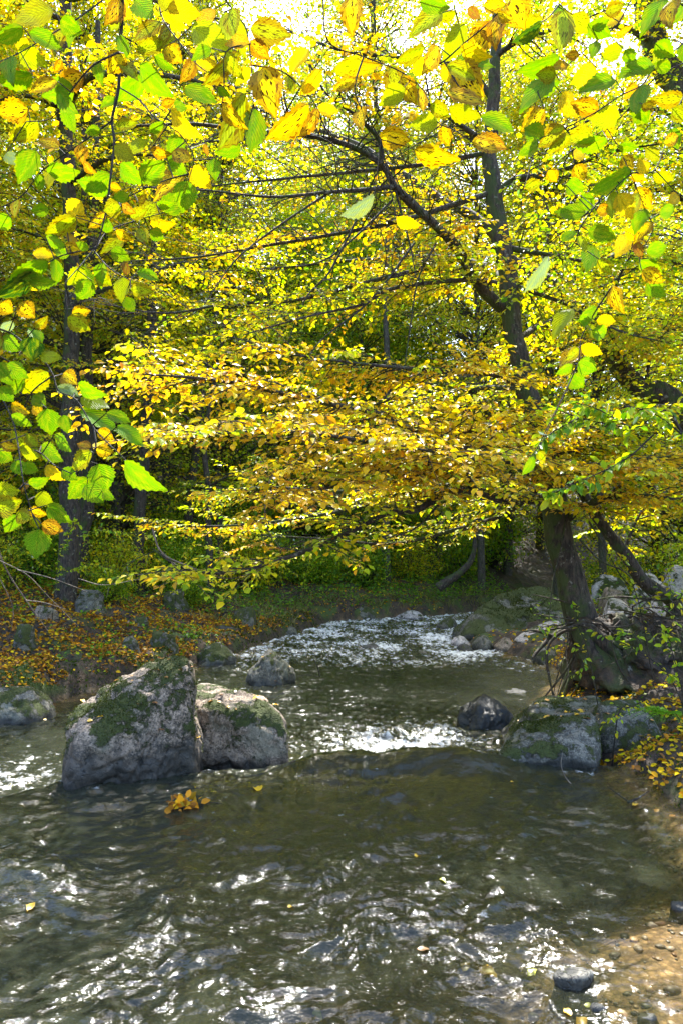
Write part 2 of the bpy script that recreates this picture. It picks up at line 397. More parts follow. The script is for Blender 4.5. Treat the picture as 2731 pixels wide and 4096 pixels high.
def rock(name, label, pts, mat, moss=.5, sub=5, amp=.035, soft=14, seed=0, wet=.10, group=None, tuft=0, cat='rock', mossdir=(0, 0, 1), lvl=None):
    pts = np.array(pts, float); c = pts.mean(0); P = pts-c
    size = np.linalg.norm(P, axis=1).mean()
    nn, dd = hull_planes([tuple(p) for p in P])
    D, F = ico(sub)
    dots = D@np.array(nn).T/np.array(dd)[None]                      # 1/r per plane
    m = dots.max(1, keepdims=True)
    r = 1/(m[:, 0]+np.log(np.exp((dots-m)*soft*size).sum(1))/(soft*size))
    V = D*r[:, None]
    s = seed*7.7
    q = (V+c)/size
    n1 = fbm(q*1.6+s, 3); nb = fbm(q*5+s, 4, .55)
    ridg = np.abs(fbm(q*2.6+s+5, 2))
    nc = fbm(q*13+s, 3, .6); V = V+D*(size*(amp*2.1*n1+amp*.8*nb+amp*.30*nc-amp*2.2*np.clip(.10-ridg, 0, 1)/.10*.5))[:, None]
    N = vnormals(V, F)
    W = V+c
    md = nrm(np.array(mossdir))
    mm = sst(N@md, -.1, .65)*.55+.45
    mo = np.clip(mm*(moss+1.0*fbm(q*2.6+s+3, 4, .6)), 0, 1)
    wl = wlevel(W[:, 0], W[:, 1]) if lvl is None else lvl
    wt = sst(W[:, 2]-wl+.12*nb*size, wet, wet*.25)
    mo = mo*(1-wt)
    o = mesh(name, V, F, mat, None, smooth=True, attrs={'moss': mo, 'wet': wt})
    o.location = c
    tag(o, label, cat, group)
    if tuft:
        sel = (mo > .45)
        tufts('moss', V[sel], N[sel], tuft, .011*max(size/.6, .6), o)
    o['_n'] = 0
    del o['_n']
    return o
def slab(px0, px1, pytop, pybase, zb, depth, skew=0.0, flat=.5, lean=0.0):
    """control points of a boulder from its silhouette box (photo coordinates) and the water level at its foot"""
    f = atz((px0+px1)/2, pybase, zb); y0 = f[1]; yc = y0+depth*.35
    xl, xr = at(px0, pybase, yc)[0], at(px1, pybase, yc)[0]; zt = at((px0+px1)/2, pytop, yc)[2]
    w = xr-xl; h = zt-zb; cx = xl+w*(.5+skew)
    b = zb-.3
    return [(xl, yc, b), (xr, yc, b), (xl+w*.2, y0, b), (xr-w*.2, y0+.05, b), (cx, y0+depth, b), (xl+w*.04, yc+.05, zb+h*.3), (xr-w*.04, yc, zb+h*.25),
            (xl+w*.25, y0+.06, zb+h*.2), (xr-w*.25, y0+.04, zb+h*.25),
            (cx-w*flat*.3, yc-.05+lean, zt-h*.04), (cx+w*flat*.3, yc+.02+lean, zt), (cx, yc+depth*.35, zt-h*.03), (cx-w*.35, y0+depth*.8, zb+h*.4), (cx+w*.3, y0+depth*.85, zb+h*.4)]
PZ = -.19; RBK = K/FPX
def P3(x, y, Yd): return tuple(at(x, y, Yd))
q = lambda x, y, Yd: tuple(at(x*.5, 1320.5+y*.5, Yd))      # crop of lower left, 2300..3300
# hero boulder
pts = [q(312, 955, 4.75), q(330, 1010, 4.8), q(905, 905, 5.15), q(905, 840, 5.15), q(600, 900, 4.85), q(275, 700, 5.1), q(272, 800, 5.05), q(298, 672, 5.25), q(425, 590, 5.2),
       q(510, 475, 5.45), q(620, 400, 5.5), q(760, 352, 5.55), q(880, 345, 5.55), q(895, 400, 5.35), q(905, 640, 5.15), q(335, 740, 4.85), q(560, 640, 4.88), q(760, 560, 5.05),
       (-1.7, 6.2, -.4), (-1.2, 6.2, -.4), (-1.25, 5.9, .6), (-1.5, 6.0, .25), (-2.05, 5.5, -.4), (-1.95, 4.85, -.45), (-1.0, 5.2, -.4)]
hero = rock('boulder', 'tall pinkish granite boulder draped in dark moss, standing in the stream', pts, M_GRANITE, moss=.70, sub=6, amp=.036, soft=20, seed=1, wet=.40, tuft=12000, mossdir=(-.2, .1, 1))
pts = [q(870, 800, 5.75), q(1335, 800, 5.6), q(1335, 740, 5.65), q(1318, 640, 5.8), q(1235, 578, 6.0), q(1000, 508, 6.2), q(900, 495, 6.2), q(1100, 600, 5.75), q(900, 620, 5.7), q(1285, 625, 5.72),
       (-1.3, 6.8, -.4), (-.5, 6.6, -.4), (-.6, 6.4, .12), (-1.25, 6.7, .35), (-1.3, 5.85, -.4), (-.42, 5.65, -.4), (-1.45, 6.2, .35), (-1.35, 6.0, .1)]
rock('boulder', 'low brown flat-topped boulder touching the right side of the tall mossy one', pts, M_BROWNROCK, moss=.34, sub=6, amp=.036, soft=16, seed=2, wet=.16, tuft=2500)
rock('boulder', 'dark grey peaked rock alone in mid pool', slab(558, 685, 1497, 1578, PZ, .8, -.02, .25), M_GREYROCK, moss=.15, sub=5, seed=3, amp=.05, wet=.12, soft=20)
rock('boulder', 'small moss-topped rock against the left bank', slab(442, 546, 1480, 1532, PZ, .8, 0, .6), M_GREYROCK, moss=.75, sub=5, seed=4, wet=.10, tuft=2500)
rock('boulder', 'upright grey stone under the leafy bank, behind the tall boulder', slab(212, 285, 1495, 1562, PZ, .5, 0, .6), M_GREYROCK, moss=.25, sub=4, seed=5)
rock('boulder', 'low mossy boulder with fallen leaves at the far left edge of the stream', slab(-60, 138, 1583, 1668, PZ, 1.0, -.1, .8), M_GREYROCK, moss=.6, sub=5, seed=6, tuft=3000)
rock('boulder', 'small half-drowned stone in the little inlet left of the tall boulder', slab(110, 150, 1570, 1590, PZ, .4, 0, .6), M_GREYROCK, moss=.7, sub=4, seed=61)
rock('boulder', 'glossy black wet rock left of the wide mossy shore slab', slab(1050, 1192, 1603, 1682, PZ, .7, -.05, .35), M_DARKROCK, moss=.02, sub=5, seed=7, amp=.06, wet=.5, soft=20)
q = lambda x, y, Yd: tuple(at(784+x*.5, 1320.5+y*.5, Yd))
pts = [q(700, 850, 5.3), q(1190, 860, 5.2), q(700, 890, 5.3), q(1190, 920, 5.2), q(850, 690, 5.75), q(1050, 650, 5.6), q(1160, 645, 5.55), q(1200, 720, 5.4), q(960, 780, 5.3), q(820, 760, 5.4),
       (1.5, 6.5, -.4), (2.3, 6.4, -.4), (1.6, 6.4, .05), (2.2, 6.3, .22), (1.15, 5.7, -.4)]
rock('boulder', 'wide smooth greenish slab of rock sloping into the water at the right shore', pts, M_GREYROCK, moss=.52, sub=6, amp=.026, soft=18, seed=8, wet=.09, tuft=5000)
pts = [q(820, 650, 6.6), q(1000, 545, 7.0), q(930, 530, 7.1), q(1180, 560, 6.9), q(1200, 700, 6.1), q(900, 700, 6.2), (1.5, 7.3, -.4), (2.6, 7.2, -.4), (1.4, 6.2, -.4), (2.4, 6.1, -.4)]
rock('boulder', 'leaf-strewn dark ledge of rock behind the wide greenish slab', pts, M_GREYROCK, moss=.45, sub=5, amp=.035, soft=18, seed=9, tuft=2500)
pts = [q(1190, 720, 6.0), q(1400, 720, 6.0), q(1210, 590, 6.3), q(1290, 562, 6.4), q(1370, 575, 6.4), q(1405, 650, 6.1), (2.2, 6.9, 0), (3.0, 6.9, 0), (2.3, 6.0, -.2), (2.9, 5.9, -.2)]
rock('boulder', 'rounded bare grey boulder half buried in the right bank', pts, M_GREYROCK, moss=.22, sub=5, amp=.02, soft=14, seed=10, tuft=500)
pts = [q(510, 290, 14.2), q(560, 200, 14.6), q(700, 90, 15.2), q(850, 35, 15.6), q(960, 30, 15.6), q(1050, 120, 15.0), q(1100, 250, 14.4), q(790, 300, 13.9), q(640, 300, 13.9),
       (2.4, 16.8, -.4), (5.6, 17, -.4), (4.8, 16.6, .8), (2.3, 14.5, -.5), (5.8, 14.4, -.4)]
rock('boulder', 'huge moss-covered boulder behind the trunk at the stream bend', pts, M_GREYROCK, moss=.78, sub=6, amp=.03, soft=8, seed=11, tuft=6000)
pts = [q(780, 300, 12.9), q(1010, 270, 12.6), q(870, 240, 13.3), q(960, 205, 13.4), q(1000, 215, 13.2), q(1040, 330, 12.2), q(850, 320, 12.5), (3.4, 13.8, -.4), (4.6, 13.6, -.3)]
rock('boulder', 'pale flat tilted slab lying before the huge mossy boulder', pts, M_PALEROCK, moss=.1, sub=5, amp=.03, soft=14, seed=12)
for i, (a, b, c_, d, lab, mt, mo) in enumerate([
        (1036, 1082, 1463, 1490, 'pale stone with a mossy cap at the left end of the row along the waterline', M_PALEROCK, .3),
        (1048, 1088, 1482, 1500, 'low wet stone in front of the pale capped one in the waterline row', M_DARKROCK, .2),
        (1084, 1134, 1459, 1496, 'dark rounded stone second in the waterline row', M_GREYROCK, .1),
        (1132, 1188, 1468, 1500, 'brownish oblong stone in the middle of the waterline row', M_BROWNROCK, .1),
        (1180, 1240, 1470, 1496, 'flat brown stone right of the oblong one in the waterline row', M_BROWNROCK, .15),
        (1222, 1290, 1488, 1528, 'wet mossy stone at the right end of the waterline row', M_GREYROCK, .5),
        (1262, 1330, 1455, 1490, 'grey stone beneath the low branch by the tree roots', M_GREYROCK, .35)]):
    rock('stone', lab, slab(a, b, c_, d, PZ, .8, RS.uniform(-.1, .1), .6), mt, moss=mo, sub=4, seed=20+i, wet=.07, cat='stone')
for i, (a, b, c_, d, lab, mt, mo) in enumerate([
        (826, 874, 1481, 1494, 'small black stone breaking the bright riffle upstream', M_DARKROCK, .1),
        (896, 930, 1520, 1528, 'tiny dark stone just below the black one in the riffle', M_DARKROCK, .0),
        (1158, 1212, 1588, 1598, 'flat dark stone barely above the green reflecting pool', M_DARKROCK, .1),
        (905, 975, 1403, 1424, 'pale rounded rock at the foot of the far bank', M_PALEROCK, .1),
        (800, 870, 1392, 1424, 'dark rock under the overhanging far bank', M_GREYROCK, .5),
        (600, 690, 1440, 1462, 'low dark rock jutting from the left bank into the riffle', M_GREYROCK, .3),
        (1000, 1052, 1420, 1446, 'mossy rock at the left foot of the huge mossy boulder', M_GREYROCK, .6)]):
    rock('stone', lab, slab(a, b, c_, d, PZ, .7, RS.uniform(-.1, .1), .7), mt, moss=mo, sub=4, seed=30+i, wet=.05, cat='stone')
for i, (a, b, c_, d, Yd, lab) in enumerate([
        (160, 250, 1395, 1440, 12.5, 'lichen-grey stone lying among the fallen leaves, highest on the left bank'), (60, 150, 1400, 1440, 11.5, 'half-buried pale stone in the leaf litter near the left edge'),
        (300, 350, 1440, 1475, 12., 'small mossy hump of rock on the left bank below the grey stone'), (360, 440, 1335, 1375, 14.5, 'dark mossy rock hidden at the foot of the left bank trunks'),
        (20, 90, 1500, 1560, 9.4, 'moss-covered rock at the waterline on the far left'), (330, 420, 1478, 1515, 11., 'mossy rock at the bank edge behind the tall boulder'), (270, 330, 1505, 1535, 10.4, 'small wet stone squeezed beside the upright grey stone')]):
    l_, r_ = at(a, d, Yd), at(b, d, Yd); w_ = r_[0]-l_[0]; z0_ = H1((l_[0]+r_[0])/2, Yd); hh = (d-c_)*RBK*Yd
    p = [(l_[0]+w_*.5+w_*.5*math.cos(t_)*(1 if k else .6), Yd+w_*.4*math.sin(t_)*(1 if k else .6), z0_-.15 if k else z0_+hh*(.75+.25*math.cos(t_*1.5+i))) for t_ in np.linspace(i, i+6.28, 7)[:-1] for k in (0, 1)]
    rock('stone', lab, p, M_GREYROCK if i != 1 else M_BROWNROCK, moss=(.3, .15, .8, .7, .9, .8, .3)[i], sub=4, seed=90+i, wet=.02, cat='stone', lvl=-5, tuft=600 if i > 1 else 0, soft=14, amp=.05)
# block in the left bank
pts = slab(520, 600, 1395, 1478, PZ, 1.0, 0, .95)
rock('boulder', 'blocky moss-capped rock set in the left bank beside the riffle', pts, M_GREYROCK, moss=.65, sub=5, seed=41, tuft=2500)
rock('boulder', 'dark mossy overhanging rock below the leaf-covered bank', slab(430, 560, 1440, 1492, PZ, .9, .1, .9), M_DARKROCK, moss=.5, sub=5, seed=42, tuft=1500)
# ledge rocks, nearly drowned
for i, (x, y, w, d, zt, lab) in enumerate([
        (.10, 5.50, .17, .16, .055, 'small domed wet rock at the lip of the little cascade'),
        (.52, 5.56, .26, .15, .035, 'long wet rock crest behind the dome on the cascade lip'),
        (-.28, 5.46, .10, .10, .03, 'tiny wet stone at the left end of the cascade lip')]):
    p = [(x+w*math.cos(a)*(1 if k else .6), y+d*math.sin(a)*(1 if k else .6), -.35 if k else zt-.01*abs(math.sin(a*2))) for a in np.linspace(0, 6.28, 8)[:-1] for k in (0, 1)]
    rock('stone', lab, p, M_DARKROCK, moss=.1, sub=4, seed=50+i, wet=.4, soft=10, cat='stone')
# foreground stones lower right
q = lambda x, y, Yd: tuple(at(784+x*.5, 1837+y*.5, Yd))
fx = []
for i, (cx, cy, w, h, lab, mt) in enumerate([
        (1065, 820, .22, .03, 'wet angular stone lying in the shallows at the lower right', M_GREYROCK),
        (1400, 1005, .10, .02, 'small grey stone in the bottom right corner', M_GREYROCK),
        (1180, 960, .09, .015, 'black wet stone beside the yellow leaf at the bottom right', M_DARKROCK),
        (1560, 500, .14, .03, 'black stone at the waterline on the right frame side', M_DARKROCK)]):
    b = atz(784+cx*.5, 1837+cy*.5, 0); x, y = b[0], b[1]
    a0 = RS.uniform(0, 3)
    p = [(x+w*.5*math.cos(a)*(1 if k else .7), y+w*.35*math.sin(a)*(1 if k else .7), -.12 if k else h*(.7+.3*math.cos(a+a0))) for a in np.linspace(a0, a0+6.28, 7)[:-1] for k in (0, 1)]
    rock('stone', lab, p, mt, moss=.1, sub=4, seed=60+i, wet=.03 if mt is M_GREYROCK else .2, soft=22, amp=.06, cat='stone')
# bright boulders on the sunny side channel, right
for i, (a, b, c_, d, Yd, lab) in enumerate([
        (1385, 1440, 1352, 1378, 15., 'dark reddish round stone near the sunlit side channel'),
        (1440, 1560, 1318, 1375, 17., 'broad pale sunlit boulder beyond the tree roots'),
        (1505, 1640, 1300, 1350, 20., 'large pinkish white boulder at the right edge behind the leaning stem'),
        (1380, 1470, 1375, 1425, 14., 'low pale sunlit slab just right of the trunk foot'),
        (1470, 1600, 1378, 1430, 14., 'white flat rock in the sunny side channel at the right'),
        (1350, 1450, 1320, 1350, 21., 'pale mossy rock farthest along the sunny side channel')]):
    l, r_ = at(a, d, Yd), at(b, d, Yd); zt = at(a, c_, Yd)[2]; zb = l[2]
    w = r_[0]-l[0]
    p = [(l[0], Yd, zb-.5), (r_[0], Yd, zb-.5), (l[0]+w*.3, Yd-.5, zb-.5), (r_[0]-w*.2, Yd-.6, zb-.5), (l[0]+w*.5, Yd+1.4, zb-.5), (l[0]+w*.1, Yd, zb+.1), (r_[0]-w*.1, Yd, zb+.15),
         (l[0]+w*.3, Yd+.1, zt), (l[0]+w*.65, Yd+.2, zt-.03), (l[0]+w*.5, Yd+.7, zt)]
    rock('boulder', lab, p, M_PALEROCK if i else M_BROWNROCK, moss=.12 if i < 5 else .5, sub=4, seed=70+i, wet=.05, lvl=-5)
# ------------------------------------------------------------------ wood + foliage builder
def tube_geo(P, R, n=8, seed=0, rough=0.):
    P = np.asarray(P, float); R = np.asarray(R, float); k = len(P)
    T = np.gradient(P, axis=0); T = nrm(T)
    ref = np.array([0, 1., 0]) if abs(T[0][1]) < .8 else np.array([1., 0, 0])
    U = np.zeros_like(P); u = np.cross(ref, T[0]); u /= np.linalg.norm(u)
    for i in range(k):
        u = u-T[i]*np.dot(u, T[i]); u /= max(np.linalg.norm(u), 1e-9); U[i] = u
    W = np.cross(T, U)
    a = np.arange(n)/n*2*math.pi
    rr = R[:, None]*np.ones((1, n))
    if rough:
        q_ = P[:, None]+(np.cos(a)[None, :, None]*U[:, None]+np.sin(a)[None, :, None]*W[:, None])*R[:, None, None]
        rr = rr*(1+rough*fbm(q_*3.1+seed, 3)+rough*.5*perlin(q_*np.array([14, 14, 2.])+seed))
    V = P[:, None]+(np.cos(a)[None, :, None]*U[:, None]+np.sin(a)[None, :, None]*W[:, None])*rr[..., None]
    i = np.arange(k-1)[:, None]*n; j = np.arange(n)[None]; j2 = (j+1) % n
    F = np.stack([i+j, i+j2, i+n+j2, i+n+j], -1).reshape(-1, 4)
    return V.reshape(-1, 3), F
def spline(P, R, m=6):
    P = np.asarray(P, float); R = np.asarray(R, float); n = len(P)
    if n < 3: m = max(m, 4)
    Q = np.vstack([2*P[0]-P[1], P, 2*P[-1]-P[-2]]); o, ro = [], []
    for i in range(n-1):
        p0, p1, p2, p3 = Q[i:i+4]
        for t in np.linspace(0, 1, m, endpoint=False):
            o.append(.5*((2*p1)+(-p0+p2)*t+(2*p0-5*p1+4*p2-p3)*t*t+(-p0+3*p1-3*p2+p3)*t**3)); ro.append(R[i]*(1-t)+R[i+1]*t)
    o.append(P[-1]); ro.append(R[-1]); return np.array(o), np.array(ro)
class Wood:
    def __init__(s): s.V, s.F, s.n = [], [], 0; s.A, s.B, s.ra, s.rb = [], [], [], []
    def add(s, V, F): s.V.append(V); s.F.append(F+s.n); s.n += len(V)
    def tube(s, P, R, n=8, m=6, rough=0., seed=0):
        P, R = spline(P, R, m)
        if rough:
            P = P+R[:, None]*.35*np.stack([perlin(P*2.+k*9+seed) for k in range(3)], 1)
        s.add(*tube_geo(P, R, n, seed, rough)); return P, R
    def stick(s, a, b, ra, rb): s.A.append(a); s.B.append(b); s.ra.append(ra); s.rb.append(rb)
    def build(s, name, mat, parent=None):
        V, F = list(s.V), list(s.F); n = s.n
        if s.A:
            A, B = np.array(s.A), np.array(s.B); ra, rb = np.array(s.ra), np.array(s.rb); T = nrm(B-A)
            ref = np.where(np.abs(T[:, 2:3]) < .8, np.array([[0, 0, 1.]]), np.array([[1., 0, 0]])); U = nrm(np.cross(T, ref)); W = np.cross(T, U)
            vs = []
            for X_, r in ((A, ra), (B, rb)):
                for k in range(3):
                    a = k*2.0944; vs.append(X_+(math.cos(a)*U+math.sin(a)*W)*r[:, None])
            SV = np.stack(vs, 1).reshape(-1, 3); i = np.arange(len(A))[:, None]*6
            SF = np.concatenate([i+np.array([[0, 1, 4, 3]]), i+np.array([[1, 2, 5, 4]]), i+np.array([[2, 0, 3, 5]])], 0)
            V.append(SV); F.append(SF+n)
        return mesh(name, np.concatenate(V), np.concatenate(F), mat, parent, smooth=True)
MIDT = (np.array([[0, 0, 0], [.28, -.40, .07], [.68, -.36, .10], [1, 0, -.05], [.68, .36, .10], [.28, .40, .07]]), np.array([[0, 1, 2, 3], [0, 3, 4, 5]]))
FART = (np.array([[0, 0, 0], [.45, -.42, .10], [1, 0, 0], [.5, .42, .10]]), np.array([[0, 1, 2, 3]]))
class Leaves:
    def __init__(s): s.P, s.D, s.N, s.L, s.C = [], [], [], [], []
    def add(s, P, D, N, L, Cc): s.P.append(P); s.D.append(D); s.N.append(N); s.L.append(L); s.C.append(Cc)
    def cat(s): return [np.concatenate(x) for x in (s.P, s.D, s.N, s.L, s.C)]
    def build(s, name, mat, parent=None, T=MIDT, asp=.78, cull=None):
        P, D, N, L, Cc = s.cat()
        if cull is not None:
            k = cull(P); P, D, N, L, Cc = P[k], D[k], N[k], L[k], Cc[k]
        D = nrm(D); S = nrm(np.cross(N, D)); N = np.cross(D, S)
        tv, tf = T; n = len(P)
        fold = RS.uniform(.3, 2.0, (n, 1, 1)); curl = RS.uniform(-.25, .1, (n, 1, 1))
        x = tv[None, :, 0:1]; y = tv[None, :, 1:2]*asp; z = tv[None, :, 2:3]*fold+curl*x*x
        V = P[:, None]+L[:, None, None]*(x*D[:, None]+y*S[:, None]+z*N[:, None])
        F = (np.arange(n)[:, None, None]*len(tv)+tf[None]).reshape(-1, tf.shape[1])
        return mesh(name, V.reshape(-1, 3), F, mat, parent, cols=np.repeat(Cc, len(tv), 0))
GOLD, YEL, LIME, GRN, BRN, ORG = map(np.array, ((.93, .57, .012), (.93, .73, .016), (.52, .66, .018), (.15, .34, .02), (.30, .13, .025), (.76, .32, .012)))
def palette(n, w, jit=.18):
    base = np.stack([GOLD, YEL, LIME, GRN, BRN, ORG]); w = np.array(w, float); w /= w.sum()
    i = RS.choice(6, n, p=w); j = RS.choice(6, n, p=w); k = RS.uniform(0, .5, (n, 1))
    c = base[i]*(1-k)+base[j]*k
    return np.clip(c*RS.uniform(1-jit*1.6, 1+jit*.6, (n, 1)), .003, .9)
UP = np.array([0, 0, 1.])
def spray(lv, wd, p, d, l, n, pal, size, tilt=.35, droop=.2):
    """one twig: leaves alternate on both sides, all lying roughly in one plane"""
    d = nrm(d); e = p+d*l+np.array([0, 0, -droop*l*l])
    wd.stick(p, e, .0028, .0012)
    side = nrm(np.cross(d, UP)+1e-6)
    t = np.linspace(.12, 1, n); sg = np.where(np.arange(n) % 2, 1, -1)[:, None]
    P = p[None]+(e-p)[None]*t[:, None]
    D = d[None]*RS.uniform(.4, .9, (n, 1))+sg*side[None]*RS.uniform(.5, 1, (n, 1))+RS.normal(0, .22, (n, 3)); D[-1] = d
    D[:, 2] -= RS.uniform(0, .45, n)
    N = UP[None]+RS.normal(0, tilt, (n, 3))
    lv.add(P, D, N, size*RS.uniform(.5, 1.3, n), palette(n, pal))
def shoot(lv, wd, p, d, L, r, pal, size, dens=11., tw=.26, droop=.10, tilt=.35, nl=5):
    d = nrm(d); k = 6; pts = [p]; dd = d.copy()
    for i in range(k):
        dd = nrm(dd+RS.normal(0, .16, 3)*np.array([1, 1, .5])-UP*droop*(.35)); pts.append(pts[-1]+dd*L/k)
    pts = np.array(pts); rr = np.linspace(r, .0022, k+1)
    for i in range(k): wd.stick(pts[i], pts[i+1], rr[i], rr[i+1])
    n = max(3, int(L*dens)); 
    for j in range(n):
        t = (j+.6)/n*k; i = min(int(t), k-1); pp = pts[i]+(pts[i+1]-pts[i])*(t-i); f = nrm(pts[i+1]-pts[i])
        sd = nrm(np.cross(f, UP)+1e-6)*(1 if j % 2 else -1)
        l = tw*(1-.55*(j/n))*RS.uniform(.6, 1.3)
        spray(lv, wd, pp, f*RS.uniform(.5, 1.)+sd*RS.uniform(.6, 1.1)+UP*RS.uniform(-.25, .15), l, max(3, int(nl*l/tw+RS.uniform(0, 2))), pal, size, tilt)
    spray(lv, wd, pts[-1], dd, tw*.7, 5, pal, size, tilt)
def along(lv, wd, P, R, n, L, pal, size, t0=.1, t1=1., bias=(0, 0, 0), drop=.1, zr=(-.15, .25), **kw):
    """shoots up and down a limb, spreading in flat layers"""
    seg = np.linalg.norm(np.diff(P, axis=0), axis=1); cs = np.concatenate([[0], np.cumsum(seg)])
    for j in range(n):
        t = (t0+(t1-t0)*(j+RS.uniform(0, 1))/n)*cs[-1]; i = min(np.searchsorted(cs, t, 'right')-1, len(P)-2)
        pp = P[i]+(P[i+1]-P[i])*((t-cs[i])/max(seg[i], 1e-6)); f = nrm(P[i+1]-P[i])
        h = nrm(np.array([f[0], f[1], 0])+1e-6); sd = np.array([-h[1], h[0], 0])*(1 if RS.rand() < .5 else -1)
        d = h*RS.uniform(.1, .9)+sd*RS.uniform(.4, 1)+UP*RS.uniform(*zr)+np.array(bias)
        shoot(lv, wd, pp, d, L*RS.uniform(.6, 1.25), min(.010, R[i]*.5), pal if RS.rand() < .72 else ((1, 4, 5, .8, .1, 0) if RS.rand() < .6 else (6, 2, .2, 0, .6, 1.5)), size, droop=drop, **kw)
def sungap(P, thr=.15, sc=.55, z0=0.):
    """true = keep; leaves missing where the canopy has holes towards the sun"""
    qx = P[:, 0]-SUN[0]/SUN[2]*(P[:, 2]-z0); qy = P[:, 1]-SUN[1]/SUN[2]*(P[:, 2]-z0)
    n = n2(qx, qy, sc, o=2, z=40)
    hi = sst(P[:, 2], 5.0, 6.2); ql = qx+SUN[0]/SUN[2]*2.6; qm = qy+SUN[1]/SUN[2]*2.6
    drift = hi*sst(ql, -3.6, -3.)*sst(ql, 3.4, 2.8)*sst(qm, 4.4, 4.8)*sst(qm, 9.5, 8.5)
    cut = RS.rand(len(P)) < .62*drift
    lit = np.zeros(len(P))
    for x, y, sx, sy in LIT: lit = np.maximum(lit, np.exp(-((qx-x)/sx)**2-((qy-y)/sy)**2))
    return (n+lit*1.6 < thr+RS.uniform(0, .2, len(P))) & ~cut
LIT = [(-.4, 2.9, 1.3, 1.1), (-1.9, 3.8, 1.0, .8), (1.2, 2.8, .6, .6), (-1.6, 5.6, .8, .8), (1.6, 5.9, .5, .5), (-.4, 9., .8, 1.2), (.5, 6.2, .9, .7), (-1.5, 5.4, .7, .5), (.3, 14.5, 1.8, 2.4), (-2.8, 5., .7, .5), (-4.5, 11, 1.2, 1.), (5, 8, .5, .5), (8, 16, 4, 3.5)]
# ------------------------------------------------------------------ the main tree
def path(pp): return np.array([at(x, y, Yd) for x, y, Yd in pp])
PAL_G = (7, 4, .4, .1, .15, .7); PAL_Y = (.8, 4, 5.2, 1.2, .04, .04); PAL_L = (.05, 1.2, 6, 3., .03, 0); PAL_GR = (.05, .5, 4.5, 5, .03, 0)
root = thing('beech_tree', 'main dark-trunked tree leaning left over the stream, roots bared at its foot', 'tree', tuple(at(1345, 1545, 8.3)))
off = np.array(root.location)
wd, lv, tr = Wood(), Leaves(), Wood()
RB = K/FPX
def W_(w, Yd): return w*RB*Yd*.5
tp = [(1350, 1560, 8.35, 80), (1345, 1480, 8.35, 74), (1332, 1415, 8.35, 68), (1305, 1310, 8.35, 64), (1280, 1190, 8.3, 60), (1258, 1090, 8.3, 54), (1232, 1000, 8.25, 50), (1208, 900, 8.2, 47), (1182, 780, 8.2, 44), (1167, 650, 8.2, 44),
      (1150, 560, 8.2, 45), (1131, 440, 8.2, 38), (1125, 350, 8.2, 35), (1133, 230, 8.2, 29), (1137, 130, 8.2, 26), (1142, 0, 8.2, 23), (1150, -150, 8.2, 18), (1150, -350, 8.2, 10)]
TP, TR = tr.tube(path([p[:3] for p in tp])-off, [W_(p[3], p[2]) for p in tp], 20, 8, .12)
for a in range(6):       # root flare and buttress roots
    an = a/11*6.283+RS.uniform(-.2, .2); L = RS.uniform(.3, .55)
    b0 = at(1343, 1470, 8.35)-off+np.array([0, 0, RS.uniform(-.15, .15)])
    dx, dy = math.cos(an), math.sin(an)
    e = b0+np.array([dx*L, dy*L*.7, 0]); e[2] = H1(e[0]+off[0], e[1]+off[1])-off[2]-.05
    mdl = b0+np.array([dx*L*.35, dy*L*.3, -.22])
    tr.tube([b0+UP*.12, mdl, e*.6+mdl*.4-UP*.02, e], [.06, .045, .03, .012], 8, 5, .3, a)
tr.build('trunk', M_BARK, root)
